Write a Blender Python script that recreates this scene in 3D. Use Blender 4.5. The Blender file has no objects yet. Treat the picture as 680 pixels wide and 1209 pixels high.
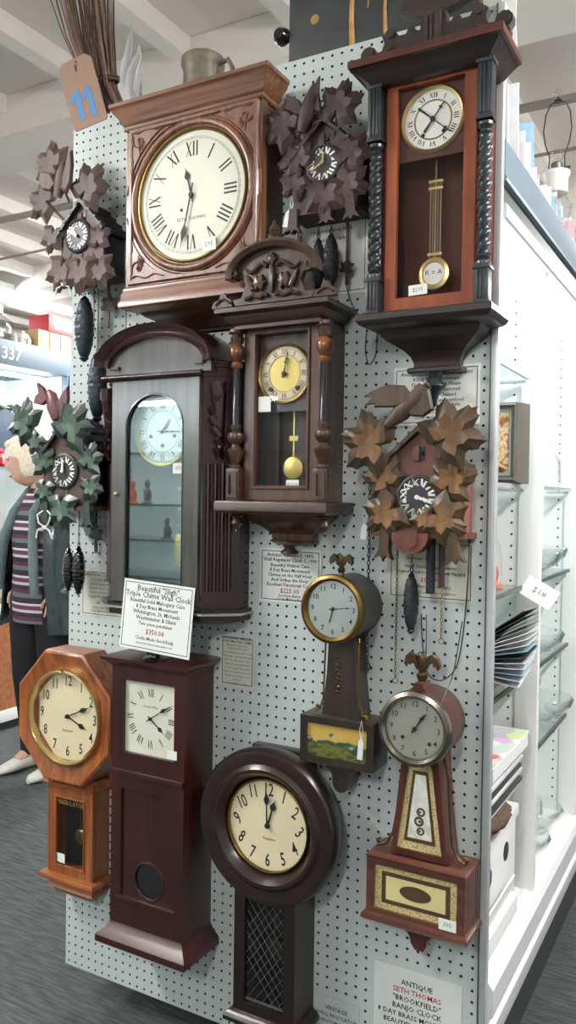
EXPO = -0.25
TUBE = 330; CASET = 90
LIGHTS = [(-1.2, -1.6, 1.2, True, 25, 'twin-tube ceiling light over the aisle in front of the clocks'),
          (2.6, -.2, 1.2, True, 15, 'twin-tube ceiling light over the aisle right of the case'),
          (-1.6, 3.1, 1.2, True, 35, 'twin-tube ceiling light over the aisle behind the woman'),
          (2.6, 4.0, 1.2, True, 35, 'twin-tube ceiling light far behind the display case'),
          (-.6, 4.8, 1.2, True, 35, 'unseen twin-tube ceiling light added to brighten the ceiling beyond the display case'),  # added lamp, out of sight, lifts the ceiling brightness
          (-5.0, .5, 1.2, True, 30, 'twin-tube ceiling light far to the left of the numbered case'),
          (1.5, -3.6, 1.2, True, 15, 'twin-tube ceiling light behind the viewer')]
import bpy, bmesh, math, random
from math import sin, cos, pi, radians as R, sqrt, atan2, hypot
from mathutils import Vector, Matrix
random.seed(7)
SC = bpy.context.scene
COL = SC.collection
try: SC.cycles.transparent_max_bounces = 32
except Exception: pass

# ------------------------------------------------------------------ materials
MATS = {}
def _new(name):
    m = bpy.data.materials.new(name); m.use_nodes = True
    nt = m.node_tree; nt.nodes.clear()
    out = nt.nodes.new('ShaderNodeOutputMaterial')
    b = nt.nodes.new('ShaderNodeBsdfPrincipled')
    nt.links.new(b.outputs[0], out.inputs[0])
    MATS[name] = m
    return m, nt, b, out
def s2l(c):
    return tuple(((x/255)/12.92 if x/255 <= .04045 else ((x/255+.055)/1.055)**2.4) for x in c[:3]) + (1,)
def plain(name, rgb, rough=.5, metal=0., noise=.12, nscale=30, bump=0., coat=0., spec=.5):
    m, nt, b, out = _new(name)
    c = s2l(rgb)
    tc = nt.nodes.new('ShaderNodeTexCoord')
    n = nt.nodes.new('ShaderNodeTexNoise'); n.inputs['Scale'].default_value = nscale; n.inputs['Detail'].default_value = 4
    nt.links.new(tc.outputs['Object'], n.inputs['Vector'])
    r = nt.nodes.new('ShaderNodeValToRGB')
    r.color_ramp.elements[0].position = .3; r.color_ramp.elements[1].position = .7
    r.color_ramp.elements[0].color = tuple(x*(1-noise) for x in c[:3])+(1,)
    r.color_ramp.elements[1].color = tuple(min(1, x*(1+noise)) for x in c[:3])+(1,)
    nt.links.new(n.outputs[0], r.inputs[0]); nt.links.new(r.outputs[0], b.inputs['Base Color'])
    b.inputs['Roughness'].default_value = rough; b.inputs['Metallic'].default_value = metal
    b.inputs['Coat Weight'].default_value = coat
    b.inputs['Specular IOR Level'].default_value = spec
    if bump:
        bp = nt.nodes.new('ShaderNodeBump'); bp.inputs['Strength'].default_value = bump; bp.inputs['Distance'].default_value = .002
        nt.links.new(n.outputs[0], bp.inputs['Height']); nt.links.new(bp.outputs[0], b.inputs['Normal'])
    return m
def wood(name, dark, light, rough=.38, grain='z', scale=1., coat=.25, bump=.15):
    m, nt, b, out = _new(name)
    tc = nt.nodes.new('ShaderNodeTexCoord'); mp = nt.nodes.new('ShaderNodeMapping')
    s = [70*scale, 70*scale, 70*scale]; s['xyz'.index(grain)] = 4*scale
    mp.inputs['Scale'].default_value = s
    nt.links.new(tc.outputs['Object'], mp.inputs['Vector'])
    n = nt.nodes.new('ShaderNodeTexNoise'); n.inputs['Scale'].default_value = 1.; n.inputs['Detail'].default_value = 6; n.inputs['Distortion'].default_value = .6
    nt.links.new(mp.outputs[0], n.inputs['Vector'])
    n2 = nt.nodes.new('ShaderNodeTexNoise'); n2.inputs['Scale'].default_value = 7.
    nt.links.new(tc.outputs['Object'], n2.inputs['Vector'])
    mx = nt.nodes.new('ShaderNodeMath'); mx.operation = 'MULTIPLY_ADD'; mx.inputs[1].default_value = .35; 
    nt.links.new(n2.outputs[0], mx.inputs[0]); nt.links.new(n.outputs[0], mx.inputs[2])
    r = nt.nodes.new('ShaderNodeValToRGB')
    r.color_ramp.elements[0].position = .48; r.color_ramp.elements[1].position = .88
    r.color_ramp.elements[0].color = s2l(dark); r.color_ramp.elements[1].color = s2l(light)
    nt.links.new(mx.outputs[0], r.inputs[0]); nt.links.new(r.outputs[0], b.inputs['Base Color'])
    b.inputs['Roughness'].default_value = rough; b.inputs['Coat Weight'].default_value = coat; b.inputs['Coat Roughness'].default_value = .2
    bp = nt.nodes.new('ShaderNodeBump'); bp.inputs['Strength'].default_value = bump; bp.inputs['Distance'].default_value = .001
    nt.links.new(n.outputs[0], bp.inputs['Height']); nt.links.new(bp.outputs[0], b.inputs['Normal'])
    return m
def glassy(name, tint=(1, 1, 1), rough=.02, refl=1.0, minr=.04):
    m = bpy.data.materials.new(name); m.use_nodes = True; nt = m.node_tree; nt.nodes.clear(); MATS[name] = m
    out = nt.nodes.new('ShaderNodeOutputMaterial'); t = nt.nodes.new('ShaderNodeBsdfTransparent'); g = nt.nodes.new('ShaderNodeBsdfGlossy')
    t.inputs[0].default_value = tint + (1,); g.inputs['Roughness'].default_value = rough
    lf = nt.nodes.new('ShaderNodeLayerWeight'); lf.inputs[0].default_value = .5
    lw = nt.nodes.new('ShaderNodeMath'); lw.operation = 'POWER'; lw.inputs[1].default_value = 3.5; nt.links.new(lf.outputs['Facing'], lw.inputs[0])
    ml = nt.nodes.new('ShaderNodeMath'); ml.operation = 'MULTIPLY_ADD'; ml.inputs[1].default_value = refl; ml.inputs[2].default_value = minr
    nt.links.new(lw.outputs[0], ml.inputs[0])
    mx = nt.nodes.new('ShaderNodeMixShader'); nt.links.new(ml.outputs[0], mx.inputs[0])
    nt.links.new(t.outputs[0], mx.inputs[1]); nt.links.new(g.outputs[0], mx.inputs[2]); nt.links.new(mx.outputs[0], out.inputs[0])
    return m
def emit(name, rgb, strength):
    m = bpy.data.materials.new(name); m.use_nodes = True; nt = m.node_tree; nt.nodes.clear(); MATS[name] = m
    out = nt.nodes.new('ShaderNodeOutputMaterial'); e = nt.nodes.new('ShaderNodeEmission')
    e.inputs[0].default_value = s2l(rgb); e.inputs[1].default_value = strength
    nt.links.new(e.outputs[0], out.inputs[0]); return m

wood('oak', (74, 44, 28), (132, 86, 58), .42)
wood('oak_x', (76, 46, 30), (136, 90, 62), .42, 'x')
wood('oak_dark', (52, 32, 22), (90, 56, 38), .45)
wood('golden_oak', (104, 52, 22), (160, 94, 46), .35, 'z', .8)
wood('golden_oak_x', (104, 52, 22), (166, 98, 48), .35, 'x', .8)
wood('cherry', (34, 9, 9), (60, 19, 16), .32, 'z', .5)
wood('cherry_x', (42, 14, 13), (70, 28, 24), .32, 'x', .5)
wood('mahogany', (30, 14, 15), (58, 28, 28), .25, 'z', .5, .5)
wood('mahogany_x', (32, 18, 18), (64, 32, 30), .25, 'x', .5, .5)
wood('door_dark', (52, 47, 44), (80, 74, 70), .22, 'z', .5, .6)
wood('walnut', (38, 26, 20), (78, 54, 40), .35)
wood('walnut_x', (36, 25, 21), (72, 48, 36), .35, 'x')
wood('walnut_red', (50, 28, 20), (96, 60, 42), .35)
wood('burl', (70, 40, 20), (140, 86, 44), .28, 'x', .4)
wood('espresso', (20, 11, 10), (38, 22, 18), .33, 'z', .6)
wood('espresso_x', (20, 12, 10), (42, 24, 19), .33, 'x', .6)
wood('vienna_red', (66, 27, 18), (108, 50, 32), .33, 'z', .6)
wood('vienna_orange', (112, 52, 26), (150, 76, 42), .35, 'z', .6)
wood('vienna_red_x', (54, 26, 20), (88, 42, 34), .33, 'x', .6)
wood('ebony', (18, 24, 30), (36, 44, 50), .4, 'z', .6)
wood('ebony_brown', (30, 24, 23), (56, 44, 40), .4, 'x', .6)
wood('cuckoo_brown', (52, 38, 35), (90, 68, 62), .6, 'z', .6, 0)
wood('cuckoo_red', (32, 17, 19), (62, 36, 36), .55, 'z', .6, 0)
wood('cuckoo_black', (26, 26, 34), (48, 46, 54), .5, 'z', .6, 0)
wood('cuckoo_case', (72, 40, 32), (114, 66, 52), .5, 'z', .6, 0)
wood('cuckoo_side', (104, 62, 52), (142, 90, 76), .5, 'z', .6, 0)
wood('cuckoo_walnut', (50, 36, 29), (84, 63, 48), .55, 'z', .6, 0)
wood('leaf_amber', (80, 54, 28), (132, 94, 50), .45, 'z', .6, .1)
wood('leaf_olive', (44, 35, 25), (84, 64, 40), .45, 'z', .6, .1)
wood('leaf_green', (34, 54, 44), (72, 96, 74), .4, 'z', .6, .2)
wood('leaf_green_dark', (22, 34, 32), (46, 64, 54), .4, 'z', .6, .2)
wood('bird_red', (70, 40, 42), (112, 66, 62), .45, 'z', .6, .1)
wood('banjo', (30, 24, 20), (54, 42, 33), .35, 'z', .6)
wood('banjo_red', (54, 24, 18), (90, 44, 34), .32, 'z', .6)
wood('banjo_red_x', (64, 36, 29), (98, 60, 48), .32, 'x', .6)
wood('case_wood', (140, 84, 52), (176, 116, 78), .4, 'x', .5)
wood('slat_wood', (190, 150, 110), (226, 190, 150), .6, 'z', .5, 0)
plain('brass', (206, 184, 128), .28, 1., .06)
plain('brass_dark', (120, 98, 56), .4, 1., .15)
plain('bronze', (84, 68, 48), .42, .8, .3, 60)
plain('silver', (200, 200, 196), .25, 1., .05)
plain('chrome', (244, 246, 250), .16, .65, .02)
plain('steel', (150, 156, 160), .35, .9, .06)
plain('nickel_bezel', (140, 134, 124), .25, 1., .06)
plain('iron', (40, 46, 52), .5, .3, .2, 90, .2)
plain('weight_iron', (44, 54, 64), .5, .2, .25, 60, .3)
plain('black', (14, 14, 14), .45, 0, .1)
plain('gloss_black', (18, 20, 22), .1, 0, .05, coat=.6)
plain('ink', (22, 22, 24), .6, 0, .02)
plain('ink_grey', (86, 92, 92), .6, 0, .02)
plain('ink_red', (178, 60, 66), .6, 0, .02)
plain('ivory_dial', (206, 208, 190), .5, 0, .03, 12)
plain('cream_dial', (216, 204, 170), .5, 0, .05, 12)
plain('aged_dial', (196, 190, 160), .5, 0, .06, 12)
plain('white_dial', (236, 236, 230), .35, 0, .02)
plain('chime_dial', (240, 244, 242), .3, .45, .02)
plain('grey_dial', (150, 152, 142), .4, .3, .06, 14)
plain('silver_dial', (196, 204, 200), .3, .75, .04)
plain('gold_dial', (196, 176, 104), .35, .7, .06)
plain('bone', (226, 226, 214), .5, 0, .04)
plain('gold_paint', (206, 176, 96), .35, .6, .06)
plain('paper', (222, 226, 222), .7, 0, .02)
plain('paper_aged', (196, 198, 186), .7, 0, .04)
plain('laminate', (206, 212, 208), .35, 0, .02)
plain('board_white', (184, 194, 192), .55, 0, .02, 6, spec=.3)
plain('board_core_shaded', (30, 26, 24), .9, 0, .1)  # hardboard core, darkened so the holes read as shaded
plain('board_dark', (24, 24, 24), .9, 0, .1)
plain('metal_trim', (196, 202, 204), .34, .45, .04)
plain('rail_white', (226, 230, 231), .35, .15, .02)
plain('metal_dark', (96, 102, 100), .4, .6, .05)
plain('case_white', (236, 238, 236), .5, 0, .01)
plain('booth_blue', (74, 92, 108), .5, .1, .04)
plain('case_teal', (206, 216, 214), .5, 0, .01)
plain('case_grey', (176, 184, 182), .5, 0, .02)
plain('case_slate', (112, 128, 140), .45, .2, .04)
plain('kick_dark', (52, 56, 56), .6, 0, .1)
plain('ceiling_paint', (222, 215, 208), .85, 0, .03, 1.5)
plain('beam_paint', (230, 225, 219), .85, 0, .03, 2)
plain('wall_paint', (190, 188, 190), .85, 0, .03, 1.5)
plain('pipe_paint', (140, 134, 130), .7, 0, .03)
plain('cardboard', (138, 110, 92), .8, 0, .06, 20)
plain('blue_marker', (40, 110, 168), .6, 0, .04)
plain('reed', (86, 66, 56), .7, 0, .3, 60)
plain('reed_light', (138, 110, 90), .7, 0, .25, 60)
plain('pewter', (112, 108, 92), .5, .4, .2, 40)
plain('painted_panel', (40, 46, 46), .5, 0, .35, 14, .2)
plain('tan_drip', (170, 132, 80), .6, 0, .2, 40)
plain('harp_wire', (70, 66, 58), .35, .8, .1)
plain('porcelain', (226, 224, 218), .2, 0, .04, 20)
plain('plastic_wrap', (222, 226, 230), .12, 0, .1, 25, .5)
plain('print_mix', (190, 176, 176), .3, 0, .5, 45)
plain('pink_wrap', (224, 176, 186), .25, 0, .15, 25)
plain('blue_wrap', (150, 186, 206), .25, 0, .15, 25)
plain('white_box', (230, 232, 230), .6, 0, .02)
plain('red_box', (198, 36, 52), .5, 0, .05)
plain('kraft_box', (188, 160, 120), .7, 0, .05)
plain('pink_figure', (196, 110, 90), .4, 0, .3, 60)
plain('purple', (60, 36, 84), .5, 0, .1)
plain('pastel_print', (200, 206, 196), .5, 0, .2, 40)
plain('red_print', (190, 110, 100), .5, 0, .2, 60)
plain('dark_print', (54, 56, 54), .5, 0, .3, 60)
plain('fur_brown', (84, 66, 52), .85, 0, .4, 90, 1.)
plain('grey_frame', (92, 86, 78), .4, 0, .08)
plain('cable', (46, 50, 52), .5, 0, .05)
plain('cable_light', (190, 186, 176), .5, 0, .05)
plain('skin', (206, 160, 140), .55, 0, .06, 30)
plain('lips', (176, 96, 92), .5)
plain('hair_blonde', (238, 224, 200), .6, 0, .12, 70, .6)
plain('jacket_black', (30, 46, 52), .22, 0, .25, 20, .6, coat=.4)
plain('scarf_grey', (104, 120, 124), .6, 0, .15, 40, .3)
plain('trousers', (16, 18, 24), .8, 0, .15, 40)
plain('shoe_white', (214, 212, 206), .4)
plain('red_orna', (214, 60, 72), .4, 0, .2, 40)
plain('green_orna', (90, 130, 110), .5, 0, .3, 50)
plain('navy', (52, 66, 88), .5, 0, .2, 30)
glassy('glass', (1, 1, 1), .02, .85, .015)
glassy('glass_green', (.92, .97, .96), .05, .7, .05)
glassy('glass_clear', (.99, 1., 1.), .08, 1.0, .10)
glassy('glass_mirror', (.93, .97, .97), .015, 1.2, .17)
glassy('glass_dark', (.7, .72, .7), .05, .8, .05)
emit('tube_glow', (255, 252, 248), TUBE)
emit('case_tube', (240, 250, 255), CASET)
plain('white_side', (228, 232, 232), .5, 0, .01)

# carpet
m, nt, b, out = _new('carpet')
tc = nt.nodes.new('ShaderNodeTexCoord'); mp = nt.nodes.new('ShaderNodeMapping'); mp.inputs['Scale'].default_value = (7, 60, 1); mp.inputs['Rotation'].default_value = (0, 0, .5)
n = nt.nodes.new('ShaderNodeTexNoise'); n.inputs['Scale'].default_value = 1.6; n.inputs['Detail'].default_value = 6
n2 = nt.nodes.new('ShaderNodeTexNoise'); n2.inputs['Scale'].default_value = 350
nt.links.new(tc.outputs['Object'], mp.inputs['Vector']); nt.links.new(mp.outputs[0], n.inputs['Vector']); nt.links.new(tc.outputs['Object'], n2.inputs['Vector'])
ad = nt.nodes.new('ShaderNodeMath'); ad.operation = 'MULTIPLY_ADD'; ad.inputs[1].default_value = .4
nt.links.new(n2.outputs[0], ad.inputs[0]); nt.links.new(n.outputs[0], ad.inputs[2])
r = nt.nodes.new('ShaderNodeValToRGB'); r.color_ramp.elements[0].position = .5; r.color_ramp.elements[1].position = .95
r.color_ramp.elements[0].color = s2l((42, 47, 48)); r.color_ramp.elements[1].color = s2l((86, 91, 92))
nt.links.new(ad.outputs[0], r.inputs[0]); nt.links.new(r.outputs[0], b.inputs['Base Color']); b.inputs['Roughness'].default_value = .9
# striped knit
m, nt, b, out = _new('striped_knit')
tc = nt.nodes.new('ShaderNodeTexCoord'); sp = nt.nodes.new('ShaderNodeSeparateXYZ'); nt.links.new(tc.outputs['Object'], sp.inputs[0])
mm = nt.nodes.new('ShaderNodeMath'); mm.operation = 'MULTIPLY'; mm.inputs[1].default_value = 7.2; nt.links.new(sp.outputs[2], mm.inputs[0])
fr = nt.nodes.new('ShaderNodeMath'); fr.operation = 'FRACT'; nt.links.new(mm.outputs[0], fr.inputs[0])
r = nt.nodes.new('ShaderNodeValToRGB'); r.color_ramp.interpolation = 'CONSTANT'
cs = [(0, (40, 38, 46)), (.16, (200, 188, 196)), (.26, (96, 54, 74)), (.42, (214, 206, 210)), (.5, (44, 42, 48)), (.7, (104, 106, 112)), (.86, (86, 44, 62))]
r.color_ramp.elements[0].color = s2l(cs[0][1]); r.color_ramp.elements[1].position = cs[1][0]; r.color_ramp.elements[1].color = s2l(cs[1][1])
for p_, c_ in cs[2:]:
    e = r.color_ramp.elements.new(p_); e.color = s2l(c_)
nt.links.new(fr.outputs[0], r.inputs[0]); nt.links.new(r.outputs[0], b.inputs['Base Color']); b.inputs['Roughness'].default_value = .8
# ornament borders printed on glass (cream with gold leaf scrolls)
m, nt, b, out = _new('stencil')
tc = nt.nodes.new('ShaderNodeTexCoord'); v = nt.nodes.new('ShaderNodeTexVoronoi'); v.inputs['Scale'].default_value = 170; v.feature = 'DISTANCE_TO_EDGE'
nt.links.new(tc.outputs['Object'], v.inputs['Vector'])
r = nt.nodes.new('ShaderNodeValToRGB'); r.color_ramp.elements[0].position = .04; r.color_ramp.elements[1].position = .14
r.color_ramp.elements[0].color = s2l((156, 138, 90)); r.color_ramp.elements[1].color = s2l((204, 192, 142))
nt.links.new(v.outputs[0], r.inputs[0]); nt.links.new(r.outputs[0], b.inputs['Base Color']); b.inputs['Roughness'].default_value = .35
plain('stencil_cream', (206, 194, 140), .35, 0, .04, 20)
plain('stencil_brown', (74, 56, 36), .35, 0, .1)
# landscape painted tablet
m, nt, b, out = _new('landscape')
tc = nt.nodes.new('ShaderNodeTexCoord'); sp = nt.nodes.new('ShaderNodeSeparateXYZ'); nt.links.new(tc.outputs['Generated'], sp.inputs[0])
n = nt.nodes.new('ShaderNodeTexNoise'); n.inputs['Scale'].default_value = 4.5; n.inputs['Detail'].default_value = 5; nt.links.new(tc.outputs['Generated'], n.inputs['Vector'])
ad = nt.nodes.new('ShaderNodeMath'); ad.operation = 'MULTIPLY_ADD'; ad.inputs[1].default_value = 1.5; nt.links.new(n.outputs[0], ad.inputs[0])
nt.links.new(sp.outputs[2], ad.inputs[2])
r = nt.nodes.new('ShaderNodeValToRGB')
cs = [(.35, (34, 46, 30)), (.62, (110, 112, 52)), (.82, (44, 58, 34)), (.98, (70, 116, 116)), (1.0, (190, 160, 80))]
r.color_ramp.elements[0].position = cs[0][0]; r.color_ramp.elements[0].color = s2l(cs[0][1]); r.color_ramp.elements[1].position = .62; r.color_ramp.elements[1].color = s2l(cs[1][1])
for p_, c_ in cs[2:]:
    e = r.color_ramp.elements.new(p_); e.color = s2l(c_)
ad2 = nt.nodes.new('ShaderNodeMath'); ad2.operation = 'SUBTRACT'; ad2.inputs[1].default_value = .32; nt.links.new(ad.outputs[0], ad2.inputs[0]); nt.links.new(ad2.outputs[0], r.inputs[0])
sc_ = nt.nodes.new('ShaderNodeMath'); 
nt.links.new(r.outputs[0], b.inputs['Base Color']); b.inputs['Roughness'].default_value = .3
m, nt, b, out = _new('game_print')
tc = nt.nodes.new('ShaderNodeTexCoord'); v = nt.nodes.new('ShaderNodeTexVoronoi'); v.inputs['Scale'].default_value = 22; nt.links.new(tc.outputs['Object'], v.inputs['Vector'])
mx = nt.nodes.new('ShaderNodeMix'); mx.data_type = 'RGBA'; mx.inputs[0].default_value = .45; mx.inputs[6].default_value = (.75, .7, .6, 1); nt.links.new(v.outputs['Color'], mx.inputs[7]); nt.links.new(mx.outputs[2], b.inputs['Base Color']); b.inputs['Roughness'].default_value = .3
# print of a picture (abstract warm shapes)
m, nt, b, out = _new('warm_print')
tc = nt.nodes.new('ShaderNodeTexCoord'); n = nt.nodes.new('ShaderNodeTexNoise'); n.inputs['Scale'].default_value = 5; n.inputs['Detail'].default_value = 3; n.inputs['Distortion'].default_value = 1.5
nt.links.new(tc.outputs['Generated'], n.inputs['Vector'])
r = nt.nodes.new('ShaderNodeValToRGB'); r.color_ramp.elements[0].position = .3; r.color_ramp.elements[0].color = s2l((70, 50, 44)); r.color_ramp.elements[1].position = .75; r.color_ramp.elements[1].color = s2l((90, 120, 130))
for p_, c_ in [(.42, (214, 130, 60)), (.5, (236, 200, 130)), (.58, (250, 236, 200)), (.64, (214, 70, 40))]:
    e = r.color_ramp.elements.new(p_); e.color = s2l(c_)
nt.links.new(n.outputs[0], r.inputs[0]); nt.links.new(r.outputs[0], b.inputs['Base Color']); b.inputs['Roughness'].default_value = .4

# ------------------------------------------------------------------ mesh builder
ORG = Vector((0, 0, 0))
class MB:
    def __init__(s): s.v = []; s.f = []; s.m = []; s.cur = 0
    def add(s, vs, fs, m=None):
        o = len(s.v); s.v.extend([tuple(x) for x in vs]); mi = s.cur if m is None else m
        for f in fs: s.f.append([i+o for i in f]); s.m.append(mi)
        return s
    def box(s, x0, x1, y0, y1, z0, z1, c=0., m=None):
        if c <= 0:
            vs = [(x, y, z) for z in (z0, z1) for y in (y0, y1) for x in (x0, x1)]
            return s.add(vs, [(0, 2, 3, 1), (4, 5, 7, 6), (0, 1, 5, 4), (2, 6, 7, 3), (0, 4, 6, 2), (1, 3, 7, 5)], m)
        bm = bmesh.new(); bmesh.ops.create_cube(bm, size=1)
        for v in bm.verts: v.co = ((x0+x1)/2+v.co.x*(x1-x0), (y0+y1)/2+v.co.y*(y1-y0), (z0+z1)/2+v.co.z*(z1-z0))
        bmesh.ops.bevel(bm, geom=bm.edges[:], offset=c, segments=2, affect='EDGES', profile=.6)
        bm.verts.index_update(); s.add([v.co[:] for v in bm.verts], [[v.index for v in f.verts] for f in bm.faces], m); bm.free(); return s
    def rings(s, rs, closed=True, cap=True, m=None, loop=False):
        n = len(rs[0]); vs = [p for r in rs for p in r]; fs = []; k = len(rs)
        for a in range(k if loop else k-1):
            a2 = (a+1) % k
            for i in range(n if closed else n-1):
                j = (i+1) % n
                fs.append((a*n+i, a*n+j, a2*n+j, a2*n+i))
        if cap and not loop: fs.append(list(range(n))[::-1]); fs.append([(k-1)*n+i for i in range(n)])
        return s.add(vs, fs, m)
    def stack(s, x0, x1, yf, prof, m=None, yb=0.):
        """moulding that runs round left, front and right of a case: prof = [(outset, z), ...]"""
        return s.rings([[(x0-o, yb, z), (x0-o, yf-o, z), (x1+o, yf-o, z), (x1+o, yb, z)] for o, z in prof], m=m)
    def prism(s, poly, y0, y1, m=None):
        n = len(poly); vs = [(x, y0, z) for x, z in poly]+[(x, y1, z) for x, z in poly]
        fs = [list(range(n)), [n+i for i in range(n)][::-1]]+[(i, n+i, n+(i+1) % n, (i+1) % n) for i in range(n)]
        return s.add(vs, fs, m)
    def ringplate(s, outer, inner, y0, y1, m=None):
        n = len(outer); vs = [(x, y0, z) for x, z in outer]+[(x, y0, z) for x, z in inner]+[(x, y1, z) for x, z in inner]+[(x, y1, z) for x, z in outer]
        fs = []
        for i in range(n):
            j = (i+1) % n
            for a in range(4): b_ = (a+1) % 4; fs.append((a*n+i, a*n+j, b_*n+j, b_*n+i))
        return s.add(vs, fs, m)
    def sweep(s, path, closed, prof, pc=True, m=None):
        """prof = [(offset to the outside, y)] carried along a path in the board's plane"""
        n = len(path); rs = []
        for i, (x, z) in enumerate(path):
            a = path[i-1] if (closed or i > 0) else None; c = path[(i+1) % n] if (closed or i < n-1) else None
            d1 = (x-a[0], z-a[1]) if a else None; d2 = (c[0]-x, c[1]-z) if c else None
            d1 = d1 or d2; d2 = d2 or d1
            l1 = hypot(*d1) or 1e-9; l2 = hypot(*d2) or 1e-9
            n1 = (-d1[1]/l1, d1[0]/l1); n2 = (-d2[1]/l2, d2[0]/l2)
            q = (n1[0]+n2[0], n1[1]+n2[1]); ql = hypot(*q) or 1e-9; q = (q[0]/ql, q[1]/ql)
            k = 1/max(.35, q[0]*n1[0]+q[1]*n1[1])
            rs.append([(x+q[0]*o*k, y, z+q[1]*o*k) for o, y in prof])
        return s.rings(rs, closed=pc, cap=(not closed), m=m, loop=closed)
    def lathe(s, c, prof, axis='z', n=24, m=None, mod=None, cap=True):
        rs = []
        for r_, h in prof:
            ring = []
            for i in range(n):
                t = 2*pi*i/n; rr = r_*(mod(t, h) if mod else 1)
                if axis == 'z': ring.append((c[0]+rr*cos(t), c[1]+rr*sin(t), c[2]+h))
                elif axis == 'y': ring.append((c[0]+rr*cos(t), c[1]+h, c[2]+rr*sin(t)))
                else: ring.append((c[0]+h, c[1]+rr*cos(t), c[2]+rr*sin(t)))
            rs.append(ring)
        return s.rings(rs, m=m, cap=cap)
    def tube(s, pts, r, n=8, m=None, closed=False, flat=1.):
        pts = [Vector(p) for p in pts]; k = len(pts); rs = []
        rad = r if isinstance(r, (list, tuple)) else [r]*k
        up = None
        for i in range(k):
            a = pts[(i-1) % k] if (closed or i > 0) else pts[i]; c = pts[(i+1) % k] if (closed or i < k-1) else pts[i]
            d = (c-a); d = d.normalized() if d.length > 1e-9 else Vector((0, 0, 1))
            if up is None: up = Vector((0, 1, 0)) if abs(d.y) < .9 else Vector((1, 0, 0))
            u = (up-d*up.dot(d)); u = u.normalized() if u.length > 1e-6 else Vector((1, 0, 0)); w = d.cross(u); up = u
            rs.append([tuple(pts[i]+(u*cos(2*pi*j/n)*flat+w*sin(2*pi*j/n))*max(rad[i], 1e-5)) for j in range(n)])
        return s.rings(rs, m=m, loop=closed)
    def ball(s, c, r, sc=(1, 1, 1), n=12, m=None):
        rs = [[(c[0]+r*sc[0]*sin(pi*a/n)*cos(2*pi*i/(2*n)), c[1]+r*sc[1]*sin(pi*a/n)*sin(2*pi*i/(2*n)), c[2]+r*sc[2]*cos(pi*a/n)) for i in range(2*n)] for a in range(n+1)]
        rs[0] = [(c[0]+1e-5*cos(i), c[1]+1e-5*sin(i), c[2]+r*sc[2]) for i in range(2*n)]
        return s.rings(rs, m=m)
    def chain(s, p, q, link=.009, r=.0009, m=None):
        p = Vector(p); q = Vector(q); L = (q-p).length; n = max(1, int(L/(link*.8))); d = (q-p)/L
        a = Vector((1, 0, 0)); b_ = d.cross(a).normalized()
        for i in range(n):
            c = p+d*(L*(i+.5)/n); w = a if i % 2 else b_
            s.tube([c+d*(link*.5*cos(t))+w*(link*.3*sin(t)) for t in [2*pi*j/8 for j in range(8)]], r, 4, m, True)
        return s
    def text(s, body, cx, cz, y, size, m=None, rot=0., off=0., align='CENTER', res=2, sx=1.):
        vs, fs = glyphs(body, align, off, res)
        c, sn = cos(rot), sin(rot)
        return s.add([(cx+(px*c*sx-pz*sn)*size, y, cz+(px*sn*sx+pz*c)*size) for px, pz in vs], fs, m)
    def build(s, name, mats, parent=None, ang=35, shift=None, xf=None):
        me = bpy.data.meshes.new(name)
        o_ = ORG if parent is not None or shift is None else Vector(shift)
        vs = [Vector(v) for v in s.v]
        if xf is not None: vs = [xf @ v for v in vs]
        me.from_pydata([(v-o_)[:] for v in vs], [], s.f)
        mats = mats if isinstance(mats, (list, tuple)) else [mats]
        for k in mats: me.materials.append(MATS[k])
        me.polygons.foreach_set('material_index', s.m)
        me.validate(); 
        bm = bmesh.new(); bm.from_mesh(me); bmesh.ops.recalc_face_normals(bm, faces=bm.faces[:]); bm.to_mesh(me); bm.free()
        me.polygons.foreach_set('use_smooth', [True]*len(me.polygons))
        try: me.set_sharp_from_angle(angle=R(ang))
        except Exception: pass
        me.update()
        ob = bpy.data.objects.new(name, me); COL.objects.link(ob)
        if parent is not None: ob.parent = parent
        else: ob.location = o_
        return ob
_G = {}
def glyphs(body, align, off, res):
    k = (body, align, off, res)
    if k not in _G:
        cu = bpy.data.curves.new('tmp', 'FONT'); cu.body = body; cu.align_x = align; cu.align_y = 'CENTER'; cu.size = 1; cu.resolution_u = res; cu.offset = off; cu.fill_mode = 'FRONT'
        ob = bpy.data.objects.new('tmp', cu); COL.objects.link(ob)
        dg = bpy.context.evaluated_depsgraph_get(); dg.update()
        me = bpy.data.meshes.new_from_object(ob.evaluated_get(dg))
        _G[k] = ([(v.co.x, v.co.y) for v in me.vertices], [list(p.vertices) for p in me.polygons])
        bpy.data.objects.remove(ob); bpy.data.curves.remove(cu); bpy.data.meshes.remove(me)
    return _G[k]
def tag(o, label, cat=None, group=None, kind=None):
    if label: o['label'] = label
    if cat: o['category'] = cat
    if group: o['group'] = group
    if kind: o['kind'] = kind
    return o
def thing(name, label, cat, loc, group=None):
    global ORG
    o = bpy.data.objects.new(name, None); COL.objects.link(o); o.location = loc; o.empty_display_size = .05
    tag(o, label, cat, group); ORG = Vector(loc); return o
def single(name, mb, mats, label, cat, loc, group=None, kind=None, ang=35):
    o = mb.build(name, mats, None, ang, shift=loc); return tag(o, label, cat, group, kind)
def rect(x0, x1, z0, z1): return [(x0, z0), (x0, z1), (x1, z1), (x1, z0)]      # clockwise: offsets point outwards
def circ(cx, cz, r, n=48, rz=None): return [(cx+r*sin(2*pi*i/n), cz+(rz or r)*cos(2*pi*i/n)) for i in range(n)]
def arc(cx, cz, r, a0, a1, n=12, rz=None): return [(cx+r*sin(R(a0+(a1-a0)*i/n)), cz+(rz or r)*cos(R(a0+(a1-a0)*i/n))) for i in range(n+1)]
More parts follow.
